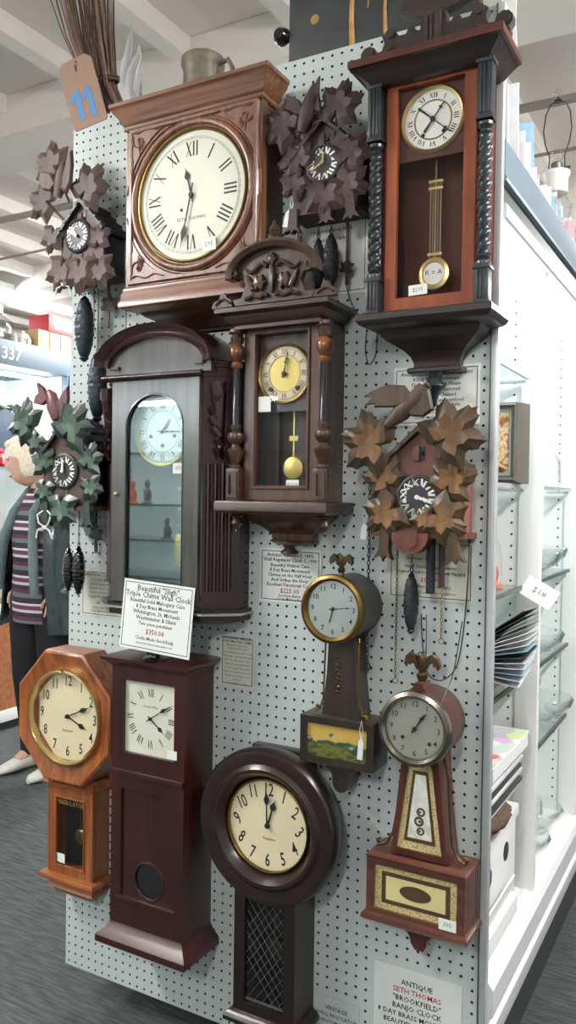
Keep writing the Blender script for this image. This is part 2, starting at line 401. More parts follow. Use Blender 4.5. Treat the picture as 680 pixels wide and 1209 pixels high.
def raycast(poly, c, t):
    dx, dz = sin(t), cos(t); best = None
    for i in range(len(poly)):
        ax, az = poly[i][0]-c[0], poly[i][1]-c[1]; bx, bz = poly[(i+1) % len(poly)][0]-c[0], poly[(i+1) % len(poly)][1]-c[1]
        ex, ez = bx-ax, bz-az; den = dx*ez-dz*ex
        if abs(den) < 1e-12: continue
        u = (ax*ez-az*ex)/den; w = (ax*dz-az*dx)/den
        if u > 0 and -1e-6 <= w <= 1+1e-6 and (best is None or u > best): best = u
    best = best or 0
    return (c[0]+dx*best, c[1]+dz*best)
def star(outer, inner, c, n=48):
    ts = sorted(set([round(atan2(x-c[0], z-c[1]) % (2*pi), 5) for x, z in outer+inner]+[round(2*pi*i/n, 5) for i in range(n)]))
    return [raycast(outer, c, t) for t in ts], [raycast(inner, c, t) for t in ts]
def half_round(w, y0, h, n=6):  # profile of a moulding of width w standing h proud of y0 (towards -y)
    return [(-w/2, y0)]+[(-w/2*cos(pi*i/n), y0-h*sin(pi*i/n)) for i in range(1, n)]+[(w/2, y0)]

# ------------------------------------------------------------------ clock parts
ROM = ['XII', 'I', 'II', 'III', 'IIII', 'V', 'VI', 'VII', 'VIII', 'IX', 'X', 'XI']
def roman(mb, s, cx, cz, r0, r1, ang, y, thick, m):
    """strokes of a radial roman numeral, feet towards the centre"""
    h = r1-r0; w = {'I': thick*2.2, 'V': thick*4.2, 'X': thick*4.2}
    tot = sum(w[c] for c in s); x = -tot/2; st = []
    for c in s:
        if c == 'I': st.append((x+w[c]/2, 0, x+w[c]/2, 1, thick))
        if c == 'V': st += [(x+w[c]*.5, 0, x+w[c]*.14, 1, thick), (x+w[c]*.5, 0, x+w[c]*.86, 1, thick*.45)]
        if c == 'X': st += [(x+w[c]*.86, 0, x+w[c]*.14, 1, thick), (x+w[c]*.14, 0, x+w[c]*.86, 1, thick*.45)]
        x += w[c]
    ca, sa = cos(ang), sin(ang)
    for x0, h0, x1, h1, t in st:
        q = [(x0-t/2, r0+h0*h), (x0+t/2, r0+h0*h), (x1+t/2, r0+h1*h), (x1-t/2, r0+h1*h)]
        mb.add([(cx+a*ca+b_*sa, y, cz-a*sa+b_*ca) for a, b_ in q], [(0, 1, 2, 3)], m)
def ticks(mb, cx, cz, r0, r1, y, w, m, n=60, sq=False):
    for i in range(n):
        t = 2*pi*i/n; ww = w*(1.8 if i % 5 == 0 else 1); k = 1.
        if sq: k = 1/max(abs(sin(t)), abs(cos(t)))
        ca, sa = cos(t), sin(t)
        mb.add([(cx+a*ca+b_*sa, y, cz-a*sa+b_*ca) for a, b_ in [(-ww/2, r0*k), (ww/2, r0*k), (ww/2, r1*k), (-ww/2, r1*k)]], [(0, 1, 2, 3)], m)
def ringline(mb, cx, cz, r, w, y, m, n=64):
    mb.ringplate(circ(cx, cz, r+w/2, n), circ(cx, cz, r-w/2, n), y-.0002, y, m)
def disc(mb, cx, cz, r, y0, y1, m=None, n=48): mb.prism(circ(cx, cz, r, n), y0, y1, m)
def hand(cx, cz, y, ang, L, style, mat, parent, name, w=.003, tail=.25):
    mb = MB(); a = R(ang)
    if style == 'spade':
        q = [(-w*.5, -L*tail), (w*.5, -L*tail), (w*.7, 0), (w*.5, L*.55), (w*1.6, L*.62), (w*2.3, L*.70), (w*1.2, L*.80), (w*.35, L*.88), (0, L), (-w*.35, L*.88), (-w*1.2, L*.80), (-w*2.3, L*.70), (-w*1.6, L*.62), (-w*.5, L*.55), (-w*.7, 0)]
    elif style == 'maltese':
        q = [(-w, -L*tail), (w, -L*tail), (w*.5, 0), (w*.4, L*.6), (w*1.8, L*.68), (w*.5, L*.74), (w*.4, L*.9), (0, L), (-w*.4, L*.9), (-w*.5, L*.74), (-w*1.8, L*.68), (-w*.4, L*.6), (-w*.5, 0)]
    elif style == 'bone':
        q = [(-w*.8, -L*tail), (w*.8, -L*tail), (w*.6, 0), (w*1.3, L*.3), (w*.6, L*.4), (w*1.5, L*.6), (w*.6, L*.72), (w*1.1, L*.85), (0, L), (-w*1.1, L*.85), (-w*.6, L*.72), (-w*1.5, L*.6), (-w*.6, L*.4), (-w*1.3, L*.3), (-w*.6, 0)]
    else:
        q = [(-w*.7, -L*tail), (w*.7, -L*tail), (w*.6, 0), (w*.35, L*.7), (w*1.2, L*.74), (w*.3, L*.82), (0, L), (-w*.3, L*.82), (-w*1.2, L*.74), (-w*.35, L*.7), (-w*.6, 0)]
    ca, sa = cos(a), sin(a)
    mb.prism([(cx+p*ca+h*sa, cz-p*sa+h*ca) for p, h in q], y-.0008, y)
    disc(mb, cx, cz, w*1.9, y-.0016, y, n=16)
    return mb.build(name, mat, parent)
def hands(cx, cz, y, h, mi, Lh, Lm, style, mat, parent, w=.003, tail=.22):
    hand(cx, cz, y, h, Lh, style, mat, parent, 'hour_hand', w*1.15, tail)
    hand(cx, cz, y-.003, mi, Lm, style, mat, parent, 'minute_hand', w, tail)
def sticker(x0, x1, z0, z1, y, parent, rot=0., txt=None, name='price_sticker', thick=.0006):
    mb = MB(); cx, cz = (x0+x1)/2, (z0+z1)/2; w, h = (x1-x0)/2, (z1-z0)/2; c, s_ = cos(rot), sin(rot)
    P = lambda a, b_: (cx+a*c-b_*s_, cz+a*s_+b_*c)
    mb.prism([P(-w, -h), P(-w, h), P(w, h), P(w, -h)], y-thick, y, 0)
    if txt: mb.text(txt, cx, cz, y-thick-.0003, h*1.1, 1, rot=rot, res=1)
    return tag(mb.build(name, ['paper', 'ink_grey'], parent), 'small white price sticker')
def leaf_outline():
    h = [(0, 1), (6, .88), (13, .90), (19, .76), (27, .66), (36, .78), (45, .84), (53, 1.0), (61, .86), (69, .84), (78, .64), (88, .62), (99, .76), (110, .94), (121, .76), (134, .64), (149, .56), (163, .42), (174, .20)]
    return h+[(360-a, r_) for a, r_ in h[::-1] if a > 0]
LEAF = leaf_outline()
def leaf(mb, cx, cz, y, size, rot=0., tilt=0., relief=.16, rim=0, mid=1, sx=1.):
    """carved vine leaf: thick, ribbed, with a raised heart"""
    n = len(LEAF); a0 = R(rot); yb = y
    def pt(a, r_, h):
        t = R(a); lx, lz = sx*r_*size*sin(t), r_*size*cos(t)
        x = lx*cos(a0)+lz*sin(a0); z = -lx*sin(a0)+lz*cos(a0)
        return (cx+x, yb-h*size+tilt*lz, cz+z)
    back = [pt(a, r_*.96, -.02) for a, r_ in LEAF]; edge = [pt(a, r_, .07-.07*r_) for a, r_ in LEAF]
    mids = [pt(a, r_*.58, relief*(.6+.9*(r_-.4))) for a, r_ in LEAF]; inn = [pt(a, r_*.25, relief*.75) for a, r_ in LEAF]
    mb.rings([back, edge], cap=False, m=rim); mb.rings([edge, mids], cap=False, m=rim); mb.rings([mids, inn], cap=False, m=mid)
    mb.add(inn, [list(range(n))], mid); mb.add(back, [list(range(n))[::-1]], rim)
def feather(mb, pts, y0, y1, m=None):
    """a thick wing or tail: outline with a domed front"""
    n = len(pts); cx = sum(p[0] for p in pts)/n; cz = sum(p[1] for p in pts)/n
    rs = [[(x, y1, z) for x, z in pts], [(x, (y0+y1)/2, z) for x, z in pts], [(cx+(x-cx)*.86, y0, cz+(z-cz)*.86) for x, z in pts]]
    mb.rings(rs, m=m)
def pinecone(mb, cx, cy, ztop, r, L, m=None, rows=12):
    prof = []; N = rows*3
    for i in range(N+1):
        t = i/N; env = min(1, (sin(pi*min(t*1.0+.06, 1))**.38)) if t < .94 else .45*(1-t)/.06+.12
        w = 1+.07*((i % 3)/2.-.5)
        prof.append((max(r*env*w, .001), -L*t))
    mb.lathe((cx, cy, ztop), prof, n=20, m=m, mod=lambda t, h: 1+.05*cos(8*t+(int(h/L*rows) % 2)*pi))
    mb.lathe((cx, cy, ztop), [(r*.3, .0), (r*.5, .004), (r*.28, .010), (r*.16, .013)], n=12, m=m)
    mb.tube([(cx+.004*cos(t), cy, ztop+.018+.005*sin(t)) for t in [2*pi*i/10 for i in range(10)]], .0012, 5, m, True)
# =================================================================== THE CLOCKS (board front is y = 0, clocks stand out towards -y)
def casebox(parent, name, x0, x1, z0, z1, d, t, mats, inner=None, back_z=None):
    """open-fronted wooden box: sides, top, bottom, back"""
    mb = MB()
    mb.box(x0, x0+t, -d, 0, z0, z1); mb.box(x1-t, x1, -d, 0, z0, z1)
    mb.box(x0+t, x1-t, -d, 0, z0, z0+t); mb.box(x0+t, x1-t, -d, 0, z1-t, z1)
    mb.box(x0+t, x1-t, -.006, 0, z0+t, z1-t, m=1)
    return mb.build(name, mats, parent)

# ---- 1. square oak gallery clock --------------------------------------------------------------
t = thing('wall_clock', 'large square carved oak wall clock with round white roman dial, topmost of all', 'clock', (.483, 0, 1.885))
X0, X1, Z0, Z1, D = .279, .687, 1.995, 2.412, .112
mb = MB(); mb.box(X0+.004, X1-.004, -.086, 0, Z0, Z1); mb.build('case', 'oak_dark', t)
mb = MB()
o_, i_ = star(rect(X0, X1, Z0, Z1), circ(.483, 2.207, .166, 64), (.483, 2.207), 64)
mb.ringplate(o_, i_, -D+.004, -.086)
mb.sweep(rect(X0+.008, X1-.008, Z0+.008, Z1-.008), True, [(-.014, -D+.004), (-.012, -D-.002), (-.004, -D-.002), (0, -D+.004)])
mb.sweep(circ(.483, 2.207, .178, 72), True, half_round(.020, -D+.004, .008))
mb.sweep(circ(.483, 2.207, .192, 72), True, half_round(.004, -D+.004, .004, 4))
mb.build('door', 'oak', t)
for sx in (-1, 1):
    for sz in (-1, 1):
        mb = MB(); cx, cz = .483+sx*.193, 2.207+sz*.193
        a = [(cx, cz)]; pts = []
        for i in range(13):
            th = R(8+74*i/12); pts.append((.483+sx*.203*sin(th), 2.207+sz*.203*cos(th)))
        poly = [(cx, cz+0)]+([p for p in pts][::-1])
        mb.prism(poly, -D+.0005, -D+.004)
        ox, oz = cx-sx*.032, cz-sz*.032
        mb.tube([(ox+sx*(.002+.0016*k)*cos(k*.55), -D-.001, oz+sz*(.002+.0016*k)*sin(k*.55)) for k in range(12)], .0022, 6)
        mb.tube([(cx-sx*(.012+.0085*k), -D-.0005, cz-sz*(.008+.004*sin(k*.9))) for k in range(13)], .002, 6)
        mb.tube([(cx-sx*(.008+.004*sin(k*.9)), -D-.0005, cz-sz*(.012+.0085*k)) for k in range(13)], .002, 6)
        for k in range(5):
            mb.tube([(ox, -D-.001, oz), (ox-sx*(.02+.004*k)*cos(.3+k*.3), -D-.001, oz-sz*(.02+.004*k)*sin(.3+k*.3))], [.0026, .0008], 6)
        mb.build('corner_carving', 'oak', t)
mb = MB(); mb.stack(X0, X1, -D, [(.0, 2.398), (.004, 2.402), (.004, 2.410), (.012, 2.418), (.014, 2.428), (.026, 2.442), (.029, 2.450), (.033, 2.453), (.033, 2.462), (-.01, 2.465)], yb=-.04); mb.build('cornice', 'oak_x', t)
mb = MB(); mb.stack(X0, X1, -D, [(.0, 2.0), (.003, 1.996), (.003, 1.988), (.007, 1.982), (.007, 1.968), (.012, 1.960), (.012, 1.948), (.004, 1.944), (-.012, 1.940)]); mb.build('base_moulding', 'oak_x', t)
mb = MB(); mb.stack(X0+.0, X1-.0, -D+.01, [(-.02, 1.945), (-.032, 1.930), (-.05, 1.922), (-.075, 1.904), (-.10, 1.900), (-.104, 1.888)], yb=-.0); mb.build('bottom_bracket', 'oak_dark', t)
mb = MB(); cx, cz = .483, 2.207
disc(mb, cx, cz, .160, -.1045, -.094, 0, 72)
y = -.1049
for k in range(12):
    roman(mb, ROM[k], cx, cz, .096, .133, 2*pi*k/12, y, .0046, 1)
ticks(mb, cx, cz, .1385, .1425, y, .0007, 1); ringline(mb, cx, cz, .1385, .0006, y, 1); ringline(mb, cx, cz, .1425, .0006, y, 1)
mb.prism(circ(cx-.03, cz-.032, .0042, 12), -.1056, y, 1)
mb.text('SETH THOMAS', cx, cz-.056, y, .011, 1, sx=1.2)
mb.build('dial', ['ivory_dial', 'ink'], t)
hands(cx, cz, -.1065, 345, 193, .072, .132, 'spade', 'ink', t, .0032)
mb = MB(); mb.sweep(circ(cx, cz, .1575, 72), True, [(.0, -.103), (.0005, -.110), (.002, -.1125), (.005, -.112), (.0085, -.106)]); mb.build('bezel', 'brass_dark', t)
sticker(.523, .562, 2.062, 2.094, -.112, t, .04, '295')

# ---- 2..5 cuckoo clocks ------------------------------------------------------------------------
def cuckoo(label, cx, z0, z1, w, d, dial_z, dial_r, mats, leaves, bird, weights, h_ang, m_ang, handmat, door=True, chains=(), pend=None, group=None, roofover=.035, feet=(), wmat='weight_iron', dial_x=None, side='cuckoo_black', roofmat='cuckoo_black', lscale=1.45):
    """mats: front, leaf rim, leaf heart, bird; z0,z1 = bottom and ridge of the house"""
    front, lrim, lmid, bmat = mats
    t = thing('cuckoo_clock', label, 'clock', (cx, 0, z0))
    zs = z0+(z1-z0)*.62
    mb = MB(); hw = w/2
    house = [(cx-hw, z0), (cx-hw, zs), (cx, z1-.01), (cx+hw, zs), (cx+hw, z0)]
    mb.prism(house, -d, 0); mb.build('case', side, t)
    mb = MB(); fw = hw+.006
    mb.prism([(cx-fw, z0-.004), (cx-fw, zs), (cx, z1-.004), (cx+fw, zs), (cx+fw, z0-.004)], -d-.008, -d)
    mb.box(cx-fw-.006, cx+fw+.006, -d-.016, -.002, z0-.012, z0)
    mb.build('front_board', front, t)
    for s in (-1, 1):
        mb = MB(); n_ = Vector((-(z1-zs), 0, hw)).normalized()
        ex = cx+s*(hw+roofover); ez = zs-(z1-zs)*(roofover/hw)
        mb.prism([(cx, z1), (ex, ez), (ex, ez+.010), (cx, z1+.012)], -d-.022, 0)
        for k in range(4):
            u = (k+.6)/4; xx = cx+s*(hw+roofover)*u; zz = z1+(ez-z1)*u+.009
            mb.box(xx-.006, xx+.006, -d-.024, 0, zz-.003, zz+.004)
        mb.build('roof_panel', roofmat, t)
    dx = cx if dial_x is None else dial_x
    mb = MB(); mb.lathe((dx, -d-.008, dial_z), [(dial_r*1.22, 0), (dial_r*1.2, -.006), (dial_r*1.05, -.009), (dial_r*.98, -.006), (dial_r*.5, -.0062), (.0005, -.0062)], 'y', 40, 0)
    for k in range(12):
        roman(mb, ['II', 'I', 'II', 'III', 'II', 'V', 'VI', 'II', 'III', 'IX', 'X', 'XI'][k] if False else ROM[k] if len(ROM[k]) < 3 else ROM[k][:1]+'I', dx, dial_z, dial_r*.60, dial_r*.97, 2*pi*k/12, -d-.0155, dial_r*.115, 1)
    mb.build('dial', ['cuckoo_black', 'bone'], t)
    hands(dx, dial_z, -d-.018, h_ang, m_ang, dial_r*.62, dial_r*.86, 'bone', handmat, t, dial_r*.055, .1)
    if door:
        mb = MB(); zz = z1-(z1-zs)*.60; mb.box(cx-.013, cx+.002, -d-.013, -d-.008, zz-.016, zz+.018, .002); mb.build('bird_door', front, t)
        mb = MB(); mb.box(cx+.002, cx+.013, -d-.0095, -d-.008, zz-.014, zz+.016); mb.ball((cx+.008, -d-.010, zz+.002), .004); mb.build('cuckoo_opening', 'black', t)
    for (lx, lz, sz, rot, *ex) in leaves:
        mb = MB(); dy = ex[0] if ex else 0.; leaf(mb, cx+lx, z0+lz, -d-.012-dy, sz*lscale, rot, ex[1] if len(ex) > 1 else 0., sx=.95)
        # twig that ties the leaf to the front board
        mb.tube([(cx+lx, -d-.010-dy*.8, z0+lz), (cx+lx*.55, -d-.006, z0+(lz+(dial_z-z0))*.5)], [.005, .003], 6, 0)
        mb.build('carved_leaf', [lrim, lmid], t)
    if bird: bird(t, bmat)
    for fx, fz, L, rot in feet:
        mb = MB(); a = R(rot); P = lambda u, v: (cx+fx+u*cos(a)-v*sin(a), z0+fz+u*sin(a)+v*cos(a))
        mb.prism([P(-.010, .01), P(.010, .01), P(.012, -L*.7), P(.022, -L), P(.006, -L*.86), P(0, -L*1.02), P(-.007, -L*.86), P(-.022, -L), P(-.012, -L*.7)], -d-.022, -d-.004); mb.build('carved_tail', lrim, t)
    for (wx, wz, r_, L) in weights:
        mb = MB(); mb.chain((wx, -d*.55, z0), (wx, -d*.55, wz+.02)); mb.build('weight_chain', 'brass_dark', t)
        mb = MB(); pinecone(mb, wx, -d*.55, wz, r_, L); mb.build('pine_cone_weight', wmat, t)
    for (a, b_) in chains:
        mb = MB(); mb.chain(a, b_); mb.tube([(b_[0]+.006*cos(q), b_[1], b_[2]-.006+.006*sin(q)) for q in [2*pi*i/10 for i in range(10)]], .001, 5, closed=True); mb.build('pull_chain', 'brass_dark', t)
    if pend:
        px, pz, sz = pend; mb = MB(); mb.box(px-.003, px+.003, -d*.3-.004, -d*.3, pz, z0+.002); leaf(mb, px, pz, -d*.3-.002, sz, 10, relief=.1); mb.box(px-.004, px+.004, -d*.3-.004, -d*.3, pz-sz*1.7, pz)
        mb.build('leaf_pendulum', [lrim, lrim], t)
    return t

def bird_maker(pts, rad, y, wings, beak=None, flat=.7):
    def f(t, mat):
        mb = MB(); mb.tube([(x, y, z) for x, z in pts], rad, 12, flat=flat)
        if beak: mb.tube([(beak[0][0], y, beak[0][1]), (beak[1][0], y-.002, beak[1][1])], [.005, .0008], 8)
        for w_, yy in wings: feather(mb, w_, yy-.010, yy)
        mb.build('carved_bird', mat, t)
    return f

# brown one, upper left
bL = bird_maker([(.045, 2.268), (.055, 2.30), (.062, 2.335), (.066, 2.36)], [.012, .022, .018, .006], -.118,
                [([(.060, 2.285), (.074, 2.33), (.090, 2.372), (.100, 2.385), (.104, 2.345), (.098, 2.30), (.082, 2.272)], -.118),
                 ([(.05, 2.30), (.028, 2.335), (-.008, 2.345), (-.014, 2.32), (-.006, 2.305), (.0, 2.295), (.03, 2.285)], -.122)])
cuckoo('brown carved cuckoo clock at the upper left edge, long dark cone weights below', .112, 2.060, 2.250, .140, .085, 2.163, .038,
       ('cuckoo_brown', 'cuckoo_brown', 'cuckoo_brown', 'cuckoo_brown'),
       [(-0.092, 0.302, 0.053, -60, 0.01), (0.029, 0.217, 0.057, 40, 0.006), (-0.129, 0.213, 0.051, -70), (-0.102, 0.116, 0.038, -160), (-0.066, 0.019, 0.05, -160), (0.005, 0.01, 0.051, 182, 0.006), (0.068, 0.005, 0.044, 165), (0.064, 0.084, 0.035, 10)],
       bL, [(.080, 2.000, .0265, .168), (.130, 1.842, .0265, .180)], 318, 300, 'brass', side='cuckoo_black', roofover=.012, pend=(.150, 1.985, .034), feet=[(-.05, 0, .03, 10)], wmat='weight_iron',
       chains=[((.112, -.045, 2.060), (.113, -.045, 1.92)), ((.205, -.02, 2.06), (.206, -.02, 1.872))], dial_x=.100)
# dark red one, top centre
bT = bird_maker([(.787, 2.300), (.802, 2.34), (.815, 2.372), (.824, 2.402)], [.010, .020, .017, .007], -.105,
                [([(.806, 2.335), (.785, 2.372), (.752, 2.392), (.748, 2.380), (.756, 2.372), (.744, 2.358), (.762, 2.350), (.782, 2.335)], -.105),
                 ([(.812, 2.36), (.822, 2.402), (.834, 2.418), (.832, 2.38), (.842, 2.33), (.826, 2.335)], -.100)])
cuckoo('dark reddish carved cuckoo clock between the square clock and the black-columned clock', .838, 2.128, 2.322, .150, .075, 2.226, .037,
       ('cuckoo_red', 'cuckoo_red', 'cuckoo_red', 'cuckoo_red'),
       [(0.04, 0.209, 0.044, 20, 0.008), (-0.092, 0.197, 0.045, -55, 0.004), (0.068, 0.102, 0.039, 35), (-0.062, 0.111, 0.04, -30), (-0.066, 0.071, 0.033, -130), (0.058, 0.042, 0.04, 110), (0.01, 0.029, 0.041, 182, 0.004), (-0.043, 0.189, 0.029, -60)],
       bT, [(.805, 2.062, .0155, .108), (.838, 2.068, .0185, .118)], 5, 240, 'brass', feet=[(-.072, -.005, .045, -4), (.072, .01, .050, 4), (.012, 0, .04, 3)], pend=(.872, 2.00, .022), wmat='iron', side='cuckoo_red', roofmat='cuckoo_red', roofover=.02, lscale=1.6)
# green-leafed one, left
bG = bird_maker([(.058, 1.665), (.048, 1.70), (.040, 1.73), (.026, 1.742)], [.013, .022, .018, .010], -.128,
                [([(.056, 1.70), (.075, 1.735), (.098, 1.757), (.100, 1.72), (.090, 1.68), (.070, 1.665)], -.120),
                 ([(.040, 1.72), (.02, 1.752), (-.005, 1.768), (.002, 1.74), (-.012, 1.73), (-.018, 1.712), (.015, 1.705)], -.130)])
cuckoo('dark cuckoo clock with painted green leaves beside the woman', .088, 1.432, 1.662, .168, .105, 1.526, .041,
       ('cuckoo_walnut', 'leaf_green_dark', 'leaf_green', 'bird_red'),
       [(-0.141, 0.227, 0.065, -50, 0.01), (-0.111, 0.18, 0.039, -150, 0.004), (0.024, 0.204, 0.072, 35, 0.01), (-0.084, 0.114, 0.048, -15), (-0.083, 0.046, 0.041, -170), (0.08, 0.12, 0.047, 20), (0.087, 0.056, 0.041, 160), (-0.007, -0.002, 0.058, 180, 0.008)],
       bG, [(.040, 1.302, .0165, .112), (.078, 1.306, .0185, .122)], 358, 2, 'bone', feet=[(-.072, 0, .055, -2), (.080, 0, .055, 2)], pend=(.118, 1.352, .030), wmat='gloss_black', side='cuckoo_black', roofover=.012, dial_x=.078, lscale=1.22)
# autumn one, right
bA = bird_maker([(1.010, 1.624), (1.045, 1.652), (1.078, 1.682), (1.094, 1.706)], [.010, .021, .019, .013], -.105,
                [([(1.078, 1.676), (1.055, 1.708), (1.015, 1.712), (.975, 1.698), (.962, 1.688), (.980, 1.686), (.962, 1.670), (.985, 1.672), (.99, 1.664), (1.04, 1.662)], -.108),
                 ([(1.05, 1.655), (1.092, 1.70), (1.108, 1.70), (1.118, 1.655), (1.096, 1.640), (1.07, 1.642)], -.104)], beak=((1.098, 1.712), (1.112, 1.700)))
tD = cuckoo('autumn-coloured cuckoo clock with big amber leaves below the black-columned clock', 1.078, 1.395, 1.612, .190, .072, 1.470, .041,
       ('cuckoo_case', 'leaf_olive', 'leaf_amber', 'cuckoo_walnut'),
       [(-0.099, 0.191, 0.054, -75, 0.008), (0.069, 0.203, 0.053, 45, 0.01), (-0.075, 0.113, 0.038, -30), (-0.066, 0.042, 0.041, -130, 0.004), (0.071, 0.106, 0.04, 20), (0.054, 0.034, 0.041, 120, 0.006), (0.016, 0.03, 0.023, 150, 0.008)],
       bA, [(1.050, 1.290, .0165, .125)], 104, 110, 'bone', feet=[(-.072, 0, .062, -4), (.078, .005, .070, 8)], wmat='iron', side='cuckoo_side', roofmat='leaf_olive', roofover=.010, lscale=1.65,
       chains=[((1.012, -.03, 1.39), (1.012, -.03, 1.06)), ((1.118, -.03, 1.39), (1.118, -.03, 1.16))])
ORG = Vector((1.078, 0, 1.395))
mb = MB(); mb.prism([(1.066+.042*cos(R(a))*1.0, 1.392+.045*sin(R(a))) for a in range(180, 361, 15)][::-1], -.098, -.060); mb.prism([(1.045, 1.366), (1.05, 1.390), (1.085, 1.390), (1.082, 1.366), (1.066, 1.358)], -.104, -.098); mb.build('carved_apron', 'cuckoo_case', tD)
mb = MB(); mb.tube([(1.098, -.05, 1.392), (1.098, -.05, 1.26)], .010, 12); [mb.tube([(1.093, -.062, 1.36-.012*k), (1.105, -.062, 1.352-.012*k)], .0018, 6) for k in range(8)]; mb.build('hanging_bellows', 'iron', tD)
mb = MB(); mb.tube([(1.123, -.05, 1.392), (1.123, -.05, 1.275)], .007, 10); mb.build('hanging_rod', 'cuckoo_red', tD)
mb = MB(); mb.lathe((1.166, -.045, 1.444), [(.012, 0), (.012, -.002)], 'x', 16); mb.build('side_screw', 'black', tD)

# ---- 6. vienna regulator with ebonised columns --------------------------------------------------
t = thing('wall_clock', 'tall glazed wall clock with black twisted columns and brass pendulum, upper right', 'clock', (1.094, 0, 1.665))
C = 1.094; D = .115
casebox(t, 'case', .981, 1.208, 1.862, 2.366, .082, .010, ['vienna_red', 'vienna_red'])
mb = MB(); mb.ringplate(rect(.996, 1.194, 1.868, 2.364), rect(1.020, 1.168, 1.900, 2.350), -.094, -.080)
mb.box(1.026, 1.172, -.091, -.083, 2.178, 2.332) if False else None
mb.build('door', 'vienna_orange', t)
mb = MB(); o_, i_ = star(rect(1.020, 1.168, 2.196, 2.352), circ(C, 2.277, .067, 40), (C, 2.277), 40); mb.ringplate(o_, i_, -.078, -.070)
mb.build('dial_board', 'vienna_red_x', t)
mb = MB(); mb.box(1.020, 1.168, -.0875, -.0855, 1.900, 2.350); mb.build('door_glass', 'glass', t)
def twist(mb, cx, cy, z0, z1, r, m=None, turns=5):
    prof = [(r, (z1-z0)*i/60) for i in range(61)]
    mb.lathe((cx, cy, z0), prof, n=20, m=m, mod=lambda th, h: 1+.22*cos(2*th-2*pi*turns*h/(z1-z0)*2))
for s, nm in ((-1, 0), (1, 0)):
    x = C+s*.121; mb = MB(); y = -.098
    for za, zb in ((2.240, 2.364), (1.866, 1.948)):
        mb.box(x-.015, x+.015, y-.015, y+.015, za, zb, .001)
        for k in (-1, 0, 1): mb.box(x+k*.008-.0022, x+k*.008+.0022, y-.018, y-.015, za+.012, zb-.012, .0008)
        mb.box(x-.018, x+.018, y-.018, y+.018, zb-.010, zb, .001); mb.box(x-.018, x+.018, y-.018, y+.018, za, za+.008, .001)
    mb.lathe((x, y, 1.948), [(.016, 0), (.016, .006), (.010, .010), (.014, .016), (.010, .022)], n=16)
    twist(mb, x, y, 1.968, 2.212, .0125)
    mb.lathe((x, y, 2.210), [(.010, 0), (.014, .006), (.010, .012), (.016, .020), (.016, .026)], n=16)
    mb.build('column', 'ebony', t)
mb = MB(); mb.stack(.972, 1.216, -.112, [(.0, 2.360), (.0, 2.368), (.006, 2.374)]); mb.build('frieze', 'ebony_brown', t)
mb = MB(); mb.stack(.975, 1.213, -.105, [(.002, 2.356), (.010, 2.360), (.022, 2.372), (.038, 2.384), (.044, 2.388)]); mb.build('cornice_cove', 'ebony_brown', t)
mb = MB(); mb.stack(.975, 1.213, -.105, [(.040, 2.386), (.048, 2.388), (.049, 2.394), (.048, 2.404), (.03, 2.408)]); mb.build('cornice', 'vienna_red_x', t)
# carved crest with scrolls
mb = MB(); y0, y1 = -.085, -.062
half = [(.0, .408), (.160, .408), (.163, .424)]+[(.150+.019*cos(R(q)), .445+.019*sin(R(q))) for q in (-60, -20, 20, 60, 100, 140, 180)]+[(.118, .446), (.112, .462), (.118, .478), (.100, .492), (.088, .484), (.078, .470)]
half += [(.062, .470), (.056, .482), (.044, .482), (.040, .472), (.030, .470), (.026, .500), (.050, .505), (.078, .515), (.070, .540), (.040, .548), (.020, .560), (.0, .600)]
mb.prism([(C+x, 2+z) for x, z in half]+[(C-x, 2+z) for x, z in half[::-1][1:-1]], y0, y1)
for s in (-1, 1):
    disc(mb, C+s*.150, 2.445, .013, y0-.006, y0, n=20); disc(mb, C+s*.098, 2.478, .010, y0-.005, y0, n=18)
    mb.tube([(C+s*(.14-.008*k), y0-.002, 2.425+.004*k) for k in range(7)], .004, 6)
mb.box(C-.018, C+.018, y0-.012, y1, 2.408, 2.50, .001)
for k in (-1, 0, 1): mb.box(C+k*.010-.003, C+k*.010+.003, y0-.016, y0-.012, 2.42, 2.49, .001)
mb.build('crest', 'ebony_brown', t)
mb = MB(); mb.stack(.978, 1.213, -.105, [(.008, 1.868), (.026, 1.866), (.032, 1.862), (.032, 1.850), (.026, 1.842), (.018, 1.838), (-.004, 1.834)]); mb.build('shelf', 'ebony_brown', t)
mb = MB()
prof = [(.002, 1.836), (-.004, 1.822), (-.022, 1.808), (-.042, 1.795), (-.054, 1.782), (-.060, 1.768), (-.060, 1.756)]
mb.stack(.981, 1.207, -.085, prof)
mb.stack(1.036, 1.152, -.04, [(0, 1.757), (.004, 1.754), (.004, 1.747), (0, 1.744)])
mb.build('bottom_bracket', 'ebony_brown', t)
mb = MB(); mb.lathe((C, -.035, 1.745), [(.020, 0), (.015, -.006), (.013, -.016), (.022, -.026), (.025, -.032), (.014, -.042), (.010, -.05), (.007, -.062), (.003, -.075), (.0005, -.078)], n=16); mb.build('pendant', 'ebony', t)
mb = MB(); cx, cz = C, 2.277
disc(mb, cx, cz, .064, -.076, -.070, 0)
y = -.0764
for k in range(12): roman(mb, ROM[k], cx, cz, .046, .057, 2*pi*k/12, y, .0022, 1)
ticks(mb, cx, cz, .0595, .062, y, .0005, 1); ringline(mb, cx, cz, .042, .0012, y, 1); ringline(mb, cx, cz, .040, .0022, y, 2)
disc(mb, cx-.022, cz-.030, .0042, -.0775, -.076, 1, 14); disc(mb, cx+.024, cz-.028, .0042, -.0775, -.076, 1, 14)
mb.build('dial', ['white_dial', 'ink', 'brass'], t)
hands(cx, cz, -.0785, 37, 131, .042, .056, 'maltese', 'ink', t, .0026, .75)
mb = MB(); mb.sweep(circ(cx, cz, .068, 56), True, [(-.005, -.074), (-.004, -.082), (0, -.0845), (.004, -.081), (.005, -.074)]); mb.build('bezel', 'brass', t)
mb = MB(); px, y = C, -.05
